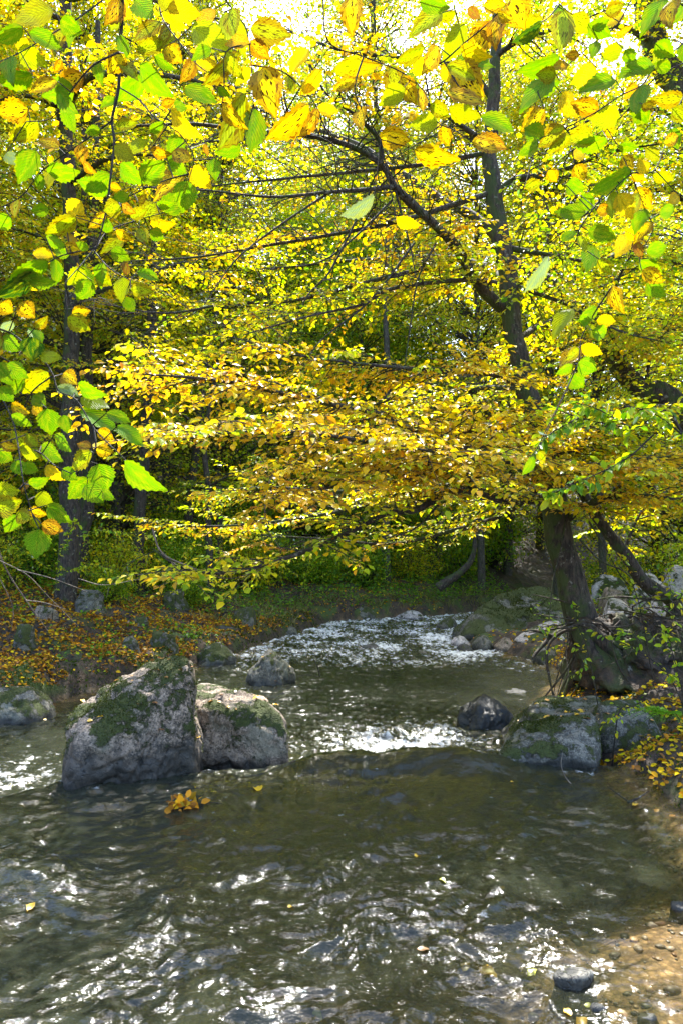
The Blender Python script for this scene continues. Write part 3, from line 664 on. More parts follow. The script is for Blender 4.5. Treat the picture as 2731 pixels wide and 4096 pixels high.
limbs = [
    ([(1150, 705, 8.2), (1110, 665, 8.0), (1075, 615, 7.9), (1045, 570, 7.8), (1000, 520, 7.6), (940, 465, 7.4), (905, 430, 7.3), (873, 378, 7.2), (800, 335, 6.9), (700, 310, 6.5), (590, 303, 6.1), (450, 285, 5.8), (300, 290, 5.6)], 30, 26, PAL_G, 1.0),
    ([(873, 378, 7.2), (868, 320, 7.1), (815, 265, 6.9), (745, 210, 6.7), (700, 120, 6.5)], 14, 10, PAL_G, .9),
    ([(1142, 545, 8.2), (1090, 500, 8.5), (1030, 470, 8.7), (960, 420, 9.), (900, 385, 9.3), (820, 330, 9.6), (700, 290, 10.), (560, 240, 10.4)], 26, 18, PAL_G, 1.1),
    ([(1140, 445, 8.2), (1180, 415, 8.1), (1230, 405, 7.9), (1300, 388, 7.7), (1400, 350, 7.4), (1520, 330, 7.1)], 20, 12, PAL_L, .9),
    ([(1262, 1150, 8.3), (1190, 1150, 7.8), (1130, 1140, 7.4), (1085, 1128, 7.1), (1025, 1132, 6.8), (960, 1172, 6.5), (890, 1180, 6.3), (780, 1235, 6.0), (640, 1290, 5.7), (520, 1318, 5.5), (420, 1305, 5.4), (352, 1262, 5.3)], 24, 22, PAL_Y, .6),
    ([(1240, 1120, 8.3), (1160, 1180, 8.6), (1040, 1220, 9.0), (900, 1250, 9.4), (760, 1240, 9.8), (600, 1230, 10.2)], 14, 16, PAL_Y, .8),
    ([(1245, 1100, 8.3), (1120, 1110, 8.8), (960, 1120, 9.4), (780, 1130, 10), (600, 1120, 10.6), (440, 1140, 11)], 14, 18, PAL_Y, .9),
    ([(1030, 1132, 6.8), (900, 1150, 7.6), (700, 1190, 8.4), (500, 1210, 9), (330, 1200, 9.4)], 12, 14, PAL_Y, .7),
    ([(1085, 1128, 7.1), (1060, 1080, 6.7), (980, 1065, 6.3), (880, 1085, 6.0), (760, 1120, 5.7), (600, 1150, 5.4)], 16, 16, PAL_G, .8),
    ([(1300, 1190, 8.3), (1350, 1160, 8.0), (1440, 1138, 7.7), (1568, 1150, 7.4), (1700, 1150, 7.2)], 22, 12, PAL_G, .8),
    ([(905, 430, 7.3), (880, 432, 7.1), (760, 442, 6.6), (620, 452, 6.2), (480, 438, 5.9), (330, 430, 5.7)], 12, 11, PAL_G, .8),
    ([(1135, 650, 8.1), (1040, 645, 7.7), (900, 665, 7.2), (830, 700, 7.0), (700, 730, 6.6), (560, 770, 6.4)], 13, 14, PAL_Y, .8),
    ([(1228, 985, 8.3), (1100, 985, 7.8), (1000, 992, 7.3), (935, 985, 7.0), (880, 955, 6.7), (700, 915, 6.1), (560, 885, 5.8), (440, 868, 5.5), (330, 860, 5.3)], 26, 30, PAL_G, .95),
    ([(1228, 985, 8.2), (1150, 1010, 7.4), (1050, 1035, 6.6), (930, 1030, 6.0), (780, 1005, 5.5), (600, 990, 5.1), (420, 1010, 4.9)], 20, 30, PAL_G, .95),
    ([(1245, 1040, 8.3), (1200, 1060, 7.2), (1120, 1060, 6.2), (1000, 1040, 5.5), (900, 1020, 5.2)], 16, 18, PAL_G, .8),
    ([(1205, 890, 8.2), (1120, 860, 7.6), (1000, 850, 7.0), (860, 840, 6.6), (700, 820, 6.3), (560, 800, 6.2)], 14, 20, PAL_G, .9),
    ([(1170, 570, 8.2), (1260, 585, 8.0), (1360, 600, 7.8), (1480, 560, 7.6)], 14, 10, PAL_L, .9),
    ([(1250, 1060, 8.3), (1330, 1020, 7.6), (1420, 960, 7.0), (1520, 930, 6.5)], 16, 14, PAL_Y, .8),
    ([(1255, 1080, 8.3), (1330, 1085, 7.4), (1420, 1060, 6.8), (1540, 1050, 6.4)], 16, 14, PAL_G, .7),
    ([(1150, 560, 8.2), (1000, 610, 7.9), (840, 650, 7.5), (680, 690, 7.2), (520, 700, 7.0), (380, 720, 6.9), (240, 700, 6.8)], 14, 20, PAL_Y, 1.0),
    ([(1131, 440, 8.2), (980, 490, 7.9), (820, 530, 7.6), (640, 560, 7.3), (460, 590, 7.1), (300, 600, 7.0)], 14, 18, PAL_G, 1.0),
    ([(1167, 650, 8.2), (1300, 700, 7.8), (1420, 760, 7.4), (1540, 790, 7.2)], 12, 12, PAL_Y, .9),
    ([(1125, 350, 8.2), (960, 380, 8.2), (760, 400, 8.3), (560, 420, 8.4), (380, 440, 8.5)], 12, 16, PAL_Y, 1.1),
    ([(1133, 230, 8.2), (1080, 170, 8.3), (1000, 140, 8.4), (880, 130, 8.5), (760, 110, 8.6), (640, 60, 8.8)], 16, 14, PAL_G, 1.0),
    ([(1137, 130, 8.2), (1200, 90, 8.0), (1300, 60, 7.8), (1400, 20, 7.6)], 14, 9, PAL_L, .9),
    ([(1125, 340, 8.2), (1060, 290, 7.8), (980, 240, 7.4), (860, 200, 7.0)], 16, 12, PAL_G, .9),
    ([(1167, 650, 8.2), (1090, 600, 9.5), (980, 590, 10.6), (800, 600, 11.5), (620, 620, 12.)], 16, 16, PAL_Y, 1.1),
    ([(1182, 780, 8.2), (1260, 740, 9.5), (1380, 700, 10.5), (1500, 700, 11.)], 16, 12, PAL_Y, 1.0),
    ([(1205, 890, 8.2), (1040, 900, 9.6), (860, 960, 10.6), (700, 1000, 11.)], 14, 12, PAL_Y, 1.0),
    ([(1142, 0, 8.2), (1000, -60, 7.8), (800, -100, 7.5), (600, -60, 7.2)], 14, 9, PAL_G, 1.0),
]
for pp, w, n, pal, L in limbs:
    k = len(pp); rr = [max(W_(w*(1-.82*i/(k-1)), pp[i][2]), .006) for i in range(k)]
    lw = Wood(); P, R = lw.tube(path(pp)-off, rr, 8, 5, .18, w)
    along(lv, lw, P, R, int(n*2.5), L, pal, .068, t0=.05); lw.build('limb', M_BARK, root)
# hanging whips and dark bare side twigs
for pp in [[(1000, 560, 7.7), (960, 640, 7.3), (940, 760, 7.2), (920, 900, 7.1)], [(905, 430, 7.3), (940, 560, 7.2), (955, 640, 7.1)], [(760, 440, 6.6), (640, 520, 6.5), (540, 600, 6.4), (470, 700, 6.3)],
           [(900, 460, 7.3), (820, 540, 7.1), (740, 600, 7.0), (640, 615, 6.9), (470, 625, 6.8)], [(950, 560, 7.4), (850, 690, 7.), (740, 780, 6.8), (690, 850, 6.6)], [(850, 440, 7.), (760, 620, 6.9), (700, 690, 6.8), (640, 850, 6.7)],
           [(1030, 1130, 6.8), (960, 1210, 6.5), (880, 1240, 6.4)], [(1300, 1180, 8.2), (1290, 1250, 8.), (1270, 1330, 7.8), (1260, 1420, 7.6)], [(960, 1172, 6.5), (935, 1110, 6.5), (990, 1080, 6.6)], [(858, -20, 6.9), (862, 80, 6.9), (868, 140, 6.9)]]:
    wd = Wood(); wd.tube(path(pp)-off, np.linspace(.014, .005, len(pp)), 5, 5); wd.build('twig', M_BARK, root)
def cullm(P):
    Q = P+off
    keep = sungap(Q, .55, .6)
    # holes where the photograph shows white sky
    y = np.maximum(Q[:, 1], .1); c, s = math.cos(PITCH), math.sin(PITCH)
    fy = Q[:, 1]*c+(Q[:, 2]-CAMZ)*s; fz = -Q[:, 1]*s+(Q[:, 2]-CAMZ)*c
    px = (341+FPX*Q[:, 0]/fy)/K; py = (512-FPX*fz/fy)/K
    near = Q[:, 1] < 7.6
    low = near & (py > 790) & (py < 1180)
    keep = keep | (low & (RS.rand(len(P)) < .9))
    return keep
lv.build('crown', M_LEAF, root, cull=cullm)
NL = sum(len(x) for x in lv.P); print('main leaves', NL)
# ------------------------------------------------------------------ other stems that lean into the picture
def stem_tree(name, label, tp, limbs, pal, size=.07, mat=M_BARK, rough=.12, L=.9, base=None, mult=2.0):
    p0 = at(*tp[0][:3]) if base is None else np.array(base)
    r = thing(name, label, 'tree', tuple(p0)); tr, wd, lv = Wood(), Wood(), Leaves()
    pts = path([p[:3] for p in tp]); rr = [W_(p[3], p[2]) for p in tp]
    if base is not None: pts = np.vstack([base, pts]); rr = [rr[0]*1.25]+rr
    tr.tube(pts-p0, rr, 16, 8, rough, len(tp)); tr.build('trunk', mat, r)
    for pp, w, n in limbs:
        wd = Wood(); k = len(pp); P, R = wd.tube(path(pp)-p0, [max(W_(w*(1-.8*i/(k-1)), pp[i][2]), .005) for i in range(k)], 7, 5, .15, w)
        along(lv, wd, P, R, int(n*mult), L, pal, size, t0=.05); wd.build('limb', mat, r)
    if limbs:
        lv.build('crown', M_LEAF, r, cull=lambda P: sungap(P+p0, .5, .6))
    return r
stem_tree('leaning_tree', 'thick dark stem leaning in from the right edge behind the main trunk', [(1568, 955, 9.5, 56), (1480, 900, 9.5, 50), (1430, 850, 9.5, 46), (1372, 760, 9.6, 40), (1310, 690, 9.7, 33), (1240, 640, 9.8, 30), (1180, 600, 9.9, 20), (1130, 540, 10, 10)],
          [([(1430, 850, 9.5), (1400, 750, 9.), (1420, 640, 8.6), (1480, 540, 8.2)], 16, 10), ([(1372, 760, 9.6), (1300, 800, 9.2), (1240, 860, 8.8)], 12, 7), ([(1310, 690, 9.7), (1330, 560, 9.6), (1300, 450, 9.4), (1340, 300, 9.2)], 14, 12),
           ([(1480, 900, 9.5), (1500, 800, 9.2), (1560, 700, 9.)], 12, 8), ([(1240, 640, 9.8), (1260, 500, 9.9), (1220, 380, 10)], 10, 8)], PAL_Y, base=(7.2, 10.2, .4))
stem_tree('leaning_tree', 'slim mossy stem sloping down to the right beside the root plate', [(1548, 1400, 8.8, 34), (1530, 1375, 8.7, 32), (1470, 1330, 8.6, 30), (1430, 1270, 8.5, 28), (1370, 1190, 8.4, 25), (1335, 1130, 8.4, 21), (1290, 1060, 8.4, 14), (1250, 980, 8.4, 8)],
          [([(1370, 1190, 8.4), (1420, 1120, 8.1), (1500, 1090, 7.8), (1600, 1100, 7.6)], 12, 8), ([(1430, 1270, 8.5), (1470, 1180, 8.6), (1540, 1120, 8.8)], 10, 7), ([(1335, 1130, 8.4), (1300, 1040, 8.), (1340, 930, 7.6)], 9, 7)], PAL_Y, L=.7, base=(4.25, 8.9, .3))
stem_tree('tall_tree', 'tall dark trunk rising out of the top right corner', [(1640, 1200, 10.5, 62), (1632, 800, 10.5, 60), (1610, 500, 10.5, 58), (1575, 280, 10.5, 58), (1545, 190, 10.5, 58), (1505, 100, 10.5, 60), (1485, 20, 10.5, 58), (1470, -80, 10.5, 50), (1450, -300, 10.5, 30)],
          [([(1505, 100, 10.5), (1420, 60, 10.), (1320, 80, 9.6), (1230, 160, 9.2)], 18, 12), ([(1575, 280, 10.5), (1500, 250, 9.8), (1400, 260, 9.2), (1300, 300, 8.8)], 16, 12), ([(1610, 500, 10.5), (1540, 440, 9.8), (1440, 450, 9.2), (1330, 500, 8.8)], 16, 12),
           ([(1485, 20, 10.5), (1540, -60, 10), (1600, -90, 9.6)], 14, 7), ([(1610, 640, 10.5), (1540, 600, 9.6), (1460, 620, 9.), (1380, 660, 8.6)], 14, 12), ([(1632, 800, 10.5), (1560, 760, 9.6), (1480, 780, 9.2), (1420, 830, 8.8)], 12, 10)],
          (1.5, 3, 5, 1.6, .1, .1), base=(6.6, 10.6, .3), mult=2.4)
# left bank trunks
def trunk_tree(name, label, tp, base, limbs, pal, mat=M_BARK, L=1.3, size=.085, mult=2.0):
    return stem_tree(name, label, tp, limbs, pal, size, mat, .08, L, base, mult)
def gb(px, Yd): x = at(px, 1300, Yd)[0]; return (x, Yd, H1(x, Yd)-.1)
trunk_tree('bank_tree', 'dark straight trunk near the left edge, thickest on the left bank', [(160, 1250, 13, 42), (158, 1050, 13, 38), (165, 850, 13, 36), (165, 600, 13, 34), (155, 420, 13, 32), (150, 250, 13, 33), (150, 50, 13, 28), (150, -200, 13, 20)], gb(150, 13.),
           [([(165, 600, 13), (80, 540, 12.5), (-20, 520, 12)], 14, 9), ([(150, 250, 13), (200, 180, 12.), (320, 170, 11.), (480, 190, 10.4), (560, 205, 10.)], 22, 16), ([(155, 420, 13), (260, 360, 12.), (400, 360, 11.4)], 16, 12), ([(165, 850, 13), (280, 820, 12.5), (400, 780, 12)], 12, 10),
            ([(150, 50, 13), (50, 0, 12.4), (-40, -40, 12)], 14, 9), ([(150, 0, 13), (260, -20, 12), (420, 20, 11.4), (560, 60, 11)], 16, 14), ([(150, 250, 13), (60, 220, 12.4), (-40, 240, 12)], 14, 10), ([(158, 1050, 13), (60, 1000, 12.4), (-30, 980, 12)], 12, 7), ([(165, 700, 13), (300, 640, 12), (430, 600, 11.6)], 12, 10)], (2.2, 5, 3, .5, .1, .15))
trunk_tree('bank_tree', 'slender grey trunk standing just right of the thickest left-bank trunk', [(185, 1280, 15, 30), (205, 1100, 15, 27), (200, 850, 15, 24), (208, 600, 15, 22), (215, 450, 15, 20), (222, 250, 15, 16), (225, 50, 15, 12)], gb(178, 15.),
           [([(208, 600, 15), (300, 540, 14.6), (420, 520, 14)], 9, 8), ([(215, 400, 15), (300, 300, 14.6), (420, 260, 14)], 9, 8)], PAL_Y)
trunk_tree('bank_tree', 'thin straight trunk midway between the left edge and the centre', [(320, 1200, 16, 26), (330, 1050, 16, 25), (340, 900, 16, 24), (350, 700, 16, 22), (355, 560, 16, 20), (358, 400, 16, 17), (365, 200, 16, 12)], gb(318, 16.),
           [([(350, 650, 16), (440, 590, 15.4), (560, 560, 15)], 9, 9), ([(345, 800, 16), (250, 760, 15.6), (160, 750, 15)], 8, 7), ([(358, 400, 16), (450, 330, 15.4), (580, 330, 15)], 9, 9)], PAL_Y)
trunk_tree('bank_tree', 'short crooked young tree low on the shaded left slope', [(480, 1250, 16.5, 16), (478, 1120, 16.5, 14), (470, 1000, 16.5, 12), (500, 850, 16.5, 9), (520, 700, 16.5, 6)], gb(485, 16.5),
           [([(478, 1120, 16.5), (560, 1080, 16), (650, 1080, 15.6)], 7, 7), ([(470, 1000, 16.5), (400, 940, 16), (320, 930, 15.6)], 7, 7)], PAL_L)
trunk_tree('bank_tree', 'thin pale-barked tree on the far bank straight above the bend', [(885, 1290, 23, 20), (884, 1180, 23, 18), (880, 1060, 23, 17), (890, 900, 23, 15), (885, 700, 23, 12), (890, 500, 23, 9)], gb(885, 23.),
           [([(884, 1100, 23), (960, 1060, 22), (1040, 1060, 21.4)], 7, 8), ([(880, 1000, 23), (800, 960, 22), (720, 960, 21.4)], 7, 8)], PAL_L, M_BARK_G)
trunk_tree('bank_tree', 'leaning dark young tree in the undergrowth left of the centre', [(430, 1240, 19, 22), (440, 1120, 19, 20), (455, 1000, 19, 18), (470, 860, 19, 15), (500, 700, 19, 11)], gb(425, 19.),
           [([(440, 1120, 19), (520, 1090, 18), (600, 1100, 17.5)], 7, 8), ([(455, 1000, 19), (380, 960, 18), (310, 980, 17.5)], 7, 8)], PAL_L, M_BARK)
# mossy crooked stem on the far bank
r = thing('crooked_stump', 'crooked mossy leaning stump on the far bank', 'tree stump', tuple(at(1010, 1350, 20.)))
o_ = np.array(r.location); w = Wood()
w.tube(path([(1005, 1352, 20), (1030, 1335, 20), (1062, 1310, 20), (1085, 1280, 20), (1090, 1230, 20), (1088, 1180, 20)])-o_, [.14, .13, .10, .08, .06, .03], 10, 6, .2)
w.build('trunk', M_BARK, r)
# ------------------------------------------------------------------ woodland behind
def proto_tree(name, label, Ht, pal, nclump, nleaf, cr, z0, mat=M_BARK_G, size=.10, lean=.2, group=None, r0=.16):
    r = thing(name, label, 'tree', (0, 0, 0), group)
    w = Wood(); lv = Leaves(); f = Leaves()
    top = np.array([lean*RS.uniform(-2, 2), lean*RS.uniform(-2, 2), Ht])
    ax = [np.array([0, 0, -.4]), top*.3+RS.normal(0, .15, 3), top*.6+RS.normal(0, .25, 3), top]
    P, R = w.tube(ax, [r0*1.3, r0, r0*.65, .03], 8, 6, .1)
    br = Wood()
    for k in range(nclump):
        z = z0+(Ht-z0)*RS.uniform(0, 1)**.9
        rel = (z-z0)/(Ht-z0); rad = cr*(1.0-.75*rel**1.6)*math.sqrt(RS.uniform(.03, 1)); a = RS.uniform(0, 6.283)
        i = np.argmin(np.abs(P[:, 2]-max(z-rad*.35, .8)))
        c = np.array([P[i][0]+rad*math.cos(a), P[i][1]+rad*math.sin(a), z])
        s = P[i]; md = s*.5+c*.5+np.array([0, 0, .15*rad]); br.stick(s, md, .03*(1-rel)+.012, .014); br.stick(md, c, .014, .005)
        od = nrm(np.array([math.cos(a), math.sin(a), 0])); n = int(nleaf*RS.uniform(.6, 1.4))
        side = np.array([-od[1], od[0], 0])
        u = RS.normal(0, .42, (n, 1)); v = RS.normal(0, .34, (n, 1)); hh = RS.normal(0, .08, (n, 1))
        tl = RS.normal(0, .25, 2)
        Pn = c+od*u+side*v+UP*(hh+u*(tl[0]-.15)+v*tl[1])
        D = od+RS.normal(0, .7, (n, 3)); D[:, 2] -= .3
        cc = palette(n, pal)*RS.uniform(.8, 1.1)
        lv.add(Pn, D, UP+RS.normal(0, .5, (n, 3)), size*RS.uniform(.7, 1.25, n), cc)
        for m in range(3): br.stick(c, c+od*RS.normal(0, .4)+side*RS.normal(0, .35), .005, .002)
    w.build('trunk', mat, r); br.build('branch', mat, r); lv.build('crown', M_LEAF, r, T=FART)
    return r
def copy_tree(o, parent=None):
    c = o.copy(); C.objects.link(c)
    if parent is not None: c.parent = parent
    for ch in list(o.children): copy_tree(ch, c)
    return c
G1 = 'woodland trees behind the stream'
LB = {'gold': 'golden-leaved tree in the woodland behind the stream', 'yel': 'yellow-green tree in the woodland behind the stream', 'lime': 'lime green tree in the woodland behind the stream', 'green': 'deep green broadleaf tree in the woodland behind the stream'}
protos = {'gold': proto_tree('woodland_tree', LB['gold'], 15, (.8, 3.5, 5.5, 1.2, .03, .05), 400, 54, 3.4, 2.0, group=G1),
          'yel': proto_tree('woodland_tree', LB['yel'], 14, PAL_Y, 400, 52, 3.4, 1.2, group=G1),
          'lime': proto_tree('woodland_tree', LB['lime'], 13, PAL_L, 400, 52, 3.6, .8, group=G1),
          'green': proto_tree('woodland_tree', LB['green'], 12, PAL_GR, 380, 74, 3.4, .6, group=G1)}
def conifer():
    r = thing('conifer', 'dark bluish conifer deep in the woodland', 'conifer', (0, 0, 0), 'conifers deep in the woodland'); w = Wood(); lv = Leaves(); br = Wood()
    w.tube([(0, 0, -.4), (0, 0, 8), (0, 0, 18)], [.25, .17, .02], 8, 6)
    for k in range(260):
        z = 1+17*(k/260); L = (18-z)*.2+.4; a = k*2.4; d = np.array([math.cos(a), math.sin(a), -.25]); e = np.array([0, 0, z])+d*L
        br.stick(np.array([0, 0, z]), e, .025, .006); n = int(26+30*L)
        t = RS.uniform(.15, 1, (n, 1)); P = np.array([0, 0, z])+d*L*t; D = d*.6+RS.normal(0, .6, (n, 3)); D[:, 2] -= .5
        lv.add(P, D, RS.normal(0, 1, (n, 3)), RS.uniform(.12, .28, n), np.array([.018, .045, .03])*RS.uniform(.6, 1.6, (n, 1)))
    w.build('trunk', M_BARK_G, r); br.build('branch', M_BARK_G, r); lv.build('crown', M_LEAF, r, T=FART, asp=.25); return r
con = conifer()
protos['tall'] = proto_tree('tall_tree', 'tall golden tree whose crown closes the canopy above the stream banks', 17, (1.5, 4.5, 5, .9, .03, .05), 400, 60, 3.7, 4.6, group='tall canopy trees on the banks', r0=.10, size=.10)
protos['tlime'] = proto_tree('tall_tree', 'tall lime-leaved tree whose crown closes the canopy above the stream banks', 17, (1, 3, 5, 1.2, .1, .1), 400, 60, 3.7, 4.2, group='tall canopy trees on the banks', r0=.10, size=.10)
spots = [('tall', -6.0, 16.0, 1.0), ('tall', -8.5, 11.5, 1.0), ('tlime', -3.8, 21.5, 1.1), ('tlime', -4.4, 28, 1.6), ('tall', 7.0, 29, 1.6), ('tlime', 1.2, 36, 1.9), ('tlime', 8.6, 22.4, 1.), ('tlime', 11.6, 12.4, 1.0), ('tall', 5.0, 24.6, 1.15), ('tlime', -11.5, 15, 1.1), ('tlime', 14.5, 19, 1.2), ('tall', 7.4, 23.5, 1.2), ('tall', -5.6, 22, 1.25), ('tlime', 6.6, 10.0, .8), ('gold', -8.2, 14.5, 1.0), ('yel', -10.5, 19, 1.1), ('yel', -6.2, 19.5, 1.0), ('lime', -9., 25, 1.1), ('yel', -4.2, 23.5, 1.05), ('green', -2.0, 25, 1.1), ('yel', -14, 24, 1.2),
         ('green', 1.2, 27, 1.15), ('green', 4.0, 29.5, 1.0), ('yel', -6.5, 30, 1.25), ('gold', 3.0, 31, 1.3), ('lime', 7.6, 31, 1.1), ('yel', 9.8, 34, 1.3), ('yel', 13.5, 27, 1.1), ('lime', 13.2, 20.6, .95),
         ('yel', 14, 30, 1.3), ('green', 11.8, 14.2, .95), ('lime', -12, 32, 1.3), ('green', 0, 37, 1.4), ('yel', 6, 40, 1.5), ('green', 17, 22, 1.1), ('yel', -18, 32, 1.4), ('lime', 18, 36, 1.4),
         ('gold', -1.6, 33, 1.2), ('lime', -16, 18, 1.1), ('green', -9.5, 36, 1.4), ('yel', 13, 44, 1.6), ('lime', -2, 48, 1.7), ('lime', 9, 11.5, .9), ('yel', 24, 30, 1.4), ('yel', -24, 26, 1.3), ('lime', 22, 16, 1.1), ('lime', 22, 46, 1.6), ('yel', -12, 46, 1.6), ('lime',-24,44,1.6)]
usedp = set()
def place(key, o0, x, y, s):
    o = o0 if key not in usedp else copy_tree(o0); usedp.add(key)
    o.location = (x, y, H1(x, y)-.05); o.rotation_euler = (RS.uniform(-.05, .05), RS.uniform(-.05, .05), RS.uniform(0, 6.28)); o.scale = (s, s, s*RS.uniform(.9, 1.1)); return o
for k, x, y, s in spots: place(k, protos[k], x, y, s)
for x, y, s in [(-5.5, 34, 1.), (-2.6, 38, 1.1), (.5, 42, 1.1), (-9, 40, 1.2), (14, 38, 1.), (-15, 38, 1.2), (4, 46, 1.2)]: place('con', con, x, y, s)
# understory shrubs
def shrub(name, label, group, pal, R_, Hh, n, size):
    r = thing(name, label, 'shrub', (0, 0, 0), group); w = Wood(); lv = Leaves()
    for k in range(n):
        a = RS.uniform(0, 6.28); e = np.array([math.cos(a)*R_*RS.uniform(.1, 1), math.sin(a)*R_*RS.uniform(.1, 1), Hh*RS.uniform(.15, 1)])
        m = e*.5+UP*.15*Hh; w.stick(np.zeros(3), m, .012, .007); w.stick(m, e, .007, .003)
        q_ = 34; P = m+(e-m)*RS.uniform(0, 1.1, (q_, 1))+RS.normal(0, .16, (q_, 3)); D = RS.normal(0, 1, (q_, 3)); D[:, 2] -= .4
        lv.add(P, D, UP+RS.normal(0, .5, (q_, 3)), size*RS.uniform(.6, 1.3, q_), palette(q_, pal))
    w.build('stem', M_TWIG, r); lv.build('foliage', M_LEAF, r, T=MIDT if size < .07 else FART); return r
G2 = 'bushes on the woodland floor'
sh = {'g': shrub('shrub', 'bushy green shrub on the shaded woodland floor', G2, (0, .4, 3.2, 5, .05, 0), 1.1, 1.6, 90, .085),
      'y': shrub('shrub', 'loose yellow-green shrub on the woodland floor', G2, (.3, 3.5, 5, 1, .05, 0), 1.1, 1.8, 80, .08)}
for k, x, y, s in [('y', -6.8, 13.2, .7), ('g', -7.9, 12.4, .8), ('y', -5.0, 14.9, .8), ('g', -4.0, 16.6, .8), ('y', -2.6, 19.2, 1.0), ('g', -1.0, 20.8, .8), ('g', -4.6, 13.6, .5), ('g', -3.4, 15.2, .5), ('g', -6.2, 11.6, .45), ('g', -6.6, 15, .8), ('y', -5.0, 16.2, .8), ('g', -3.9, 17.6, 1.), ('g', -2.2, 20.0, 1.), ('g', -.6, 21.4, 1.), ('g', .8, 22.4, 1.1), ('y', 2.6, 24.6, 1.1), ('g', 4.6, 26.3, 1.2), ('y', -8.4, 15.6, 1.), ('g', -9.6, 17, 1.2), ('g', -7.6, 18.6, 1.4), ('g', -5.2, 20.5, 1.4),
                   ('y', 8.8, 22.6, 1.), ('g', 11, 21, 1.2), ('y', 13, 18.6, 1.2), ('g', -3.2, 22.5, 1.6), ('g', 2, 27, 1.8), ('g', 6.5, 29.5, 1.8), ('y', -1., 26.5, 1.8), ('g', -11, 22, 1.6), ('y', 7.4, 12.6, .8), ('g', 10.5, 26.5, 1.6), ('g', 15, 25, 1.7), ('y', 5.2, 19.6, .5)]:
    place('s'+k, sh[k], x, y, s)
# ------------------------------------------------------------------ ground cover
def scatter(n, x0, x1, y0, y1, cond, dens=None):
    x = RS.uniform(x0, x1, n); y = RS.uniform(y0, y1, n); dl, dr = inside(x, y); k = cond(x, y, dl, dr); x, y = x[k], y[k]
    return x, y, height(x, y)
def litter(name, n, box, cond, w, size, mat=M_LITTER, lift=.02, tilt=.45):
    x, y, z = scatter(n, *box, cond); n = len(x); lv = Leaves()
    e = .03; nx = -(height(x+e, y)-z)/e; ny = -(height(x, y+e)-z)/e; N = nrm(np.stack([nx, ny, np.ones(n)], 1))+RS.normal(0, tilt, (n, 3))
    D = RS.normal(0, 1, (n, 3)); D[:, 2] *= .25
    lv.add(np.stack([x, y, z+RS.uniform(.004, lift, n)], 1), D, N, size*RS.uniform(.6, 1.25, n), palette(n, w, .35))
    return kind(lv.build(name, mat, T=MIDT), 'stuff')
litter('leaf_litter', 30000, (-11, 3, 6, 24), lambda x, y, dl, dr: (dl < -.08) & (n2(x, y, 1.1, z=50) > -.3+RS.uniform(-.3, .3, len(x))), (1.8, .9, .1, .05, 5.5, 2.2), .06)
litter('leaf_litter', 60000, (-7.5, -1.2, 7, 15.5), lambda x, y, dl, dr: (dl < -.1) & (n2(x, y, 1.3, z=50) > -.12+RS.uniform(-.3, .3, len(x))), (1.7, .9, .1, .08, 6.4, 2.0), .055)
litter('leaf_litter', 26000, (1.3, 7, 3, 12), lambda x, y, dl, dr: (dr < -.02) & (n2(x, y, 1.5, z=51) > -.3), (4, 2.4, .5, .1, 2.8, 2.4), .052)
litter('leaf_litter', 9000, (2, 18, 12, 26), lambda x, y, dl, dr: (dr < -.05), (2, 1.5, .8, .3, 3, 1.5), .07)
# ivy and herbs
def cover(name, n, box, cond, w, size, hmax):
    x, y, z = scatter(n, *box, cond); n = len(x); lv = Leaves()
    lv.add(np.stack([x, y, z+RS.uniform(.01, 1, n)**1.5*hmax*(.4+.9*np.clip(n2(x, y, 1.6, z=60)+.5, 0, 1.3))], 1), np.concatenate([RS.normal(0, 1, (n, 2)), RS.normal(-.2, .3, (n, 1))], 1), UP+RS.normal(0, .35, (n, 3))+np.array([0, -.25, 0]), size*RS.uniform(.6, 1.3, n), palette(n, w, .3))
    return kind(lv.build(name, M_LEAF, T=FART, asp=1.05), 'stuff')
cover('ivy', 30000, (-4.5, 6, 15, 28), lambda x, y, dl, dr: (dl < -.35) & (n2(x, y, .8, z=61) > -.25), (0, .05, .5, 6, .05, 0), .075, .4)
cover('ivy', 16000, (-9, -2., 7.5, 20), lambda x, y, dl, dr: (dl < -.05) & (n2(x, y, 1.0, z=62) > .12), (0, .15, 1, 6, .05, 0), .055, .18)
cover('ivy', 26000, (-12, -3, 13.5, 26), lambda x, y, dl, dr: (dl < -3.6) & (n2(x, y, .7, z=63) > -.1), (0, .1, 1, 6, .1, 0), .075, .5)
cover('undergrowth', 16000, (4, 20, 13, 28), lambda x, y, dl, dr: (dr < -.8) & (n2(x, y, .6, z=64) > -.1), (0, .6, 3, 4, .1, 0), .08, .5)
cover('undergrowth', 1300, (2.2, 6, 4, 11), lambda x, y, dl, dr: (dr < -.15) & (n2(x, y, 1.1, z=65) > .1), (.1, .5, 3, 4, .05, 0), .045, .22)
# grass and moss
def grass(name, n, box, cond, L, lo, hi):
    x, y, z = scatter(n, *box, cond); n = len(x); b = np.stack([x, y, z-.01], 1)
    d = nrm(np.concatenate([RS.normal(0, .55, (n, 2)), np.ones((n, 1))], 1)); s = nrm(np.cross(d, RS.normal(0, 1, (n, 3)))); l = L*RS.uniform(.5, 1.4, (n, 1))
    e = b+d*l*.6; tip = e+nrm(d+np.concatenate([RS.normal(0, .8, (n, 2)), -.6*np.ones((n, 1))], 1))*l*.5; w = .03*l
    V = np.stack([b-s*w, b+s*w, e+s*w*.7, e-s*w*.7, tip], 1).reshape(-1, 3); i = np.arange(n)[:, None]*5
    k = RS.uniform(0, 1, (n, 1)); col = np.array(lo)*(1-k)+np.array(hi)*k
    return kind(mesh(name, V, [i+np.array([[0, 1, 2, 3]]), i+np.array([[3, 2, 4]])], M_MOSS, cols=np.repeat(col, 5, 0)), 'stuff')
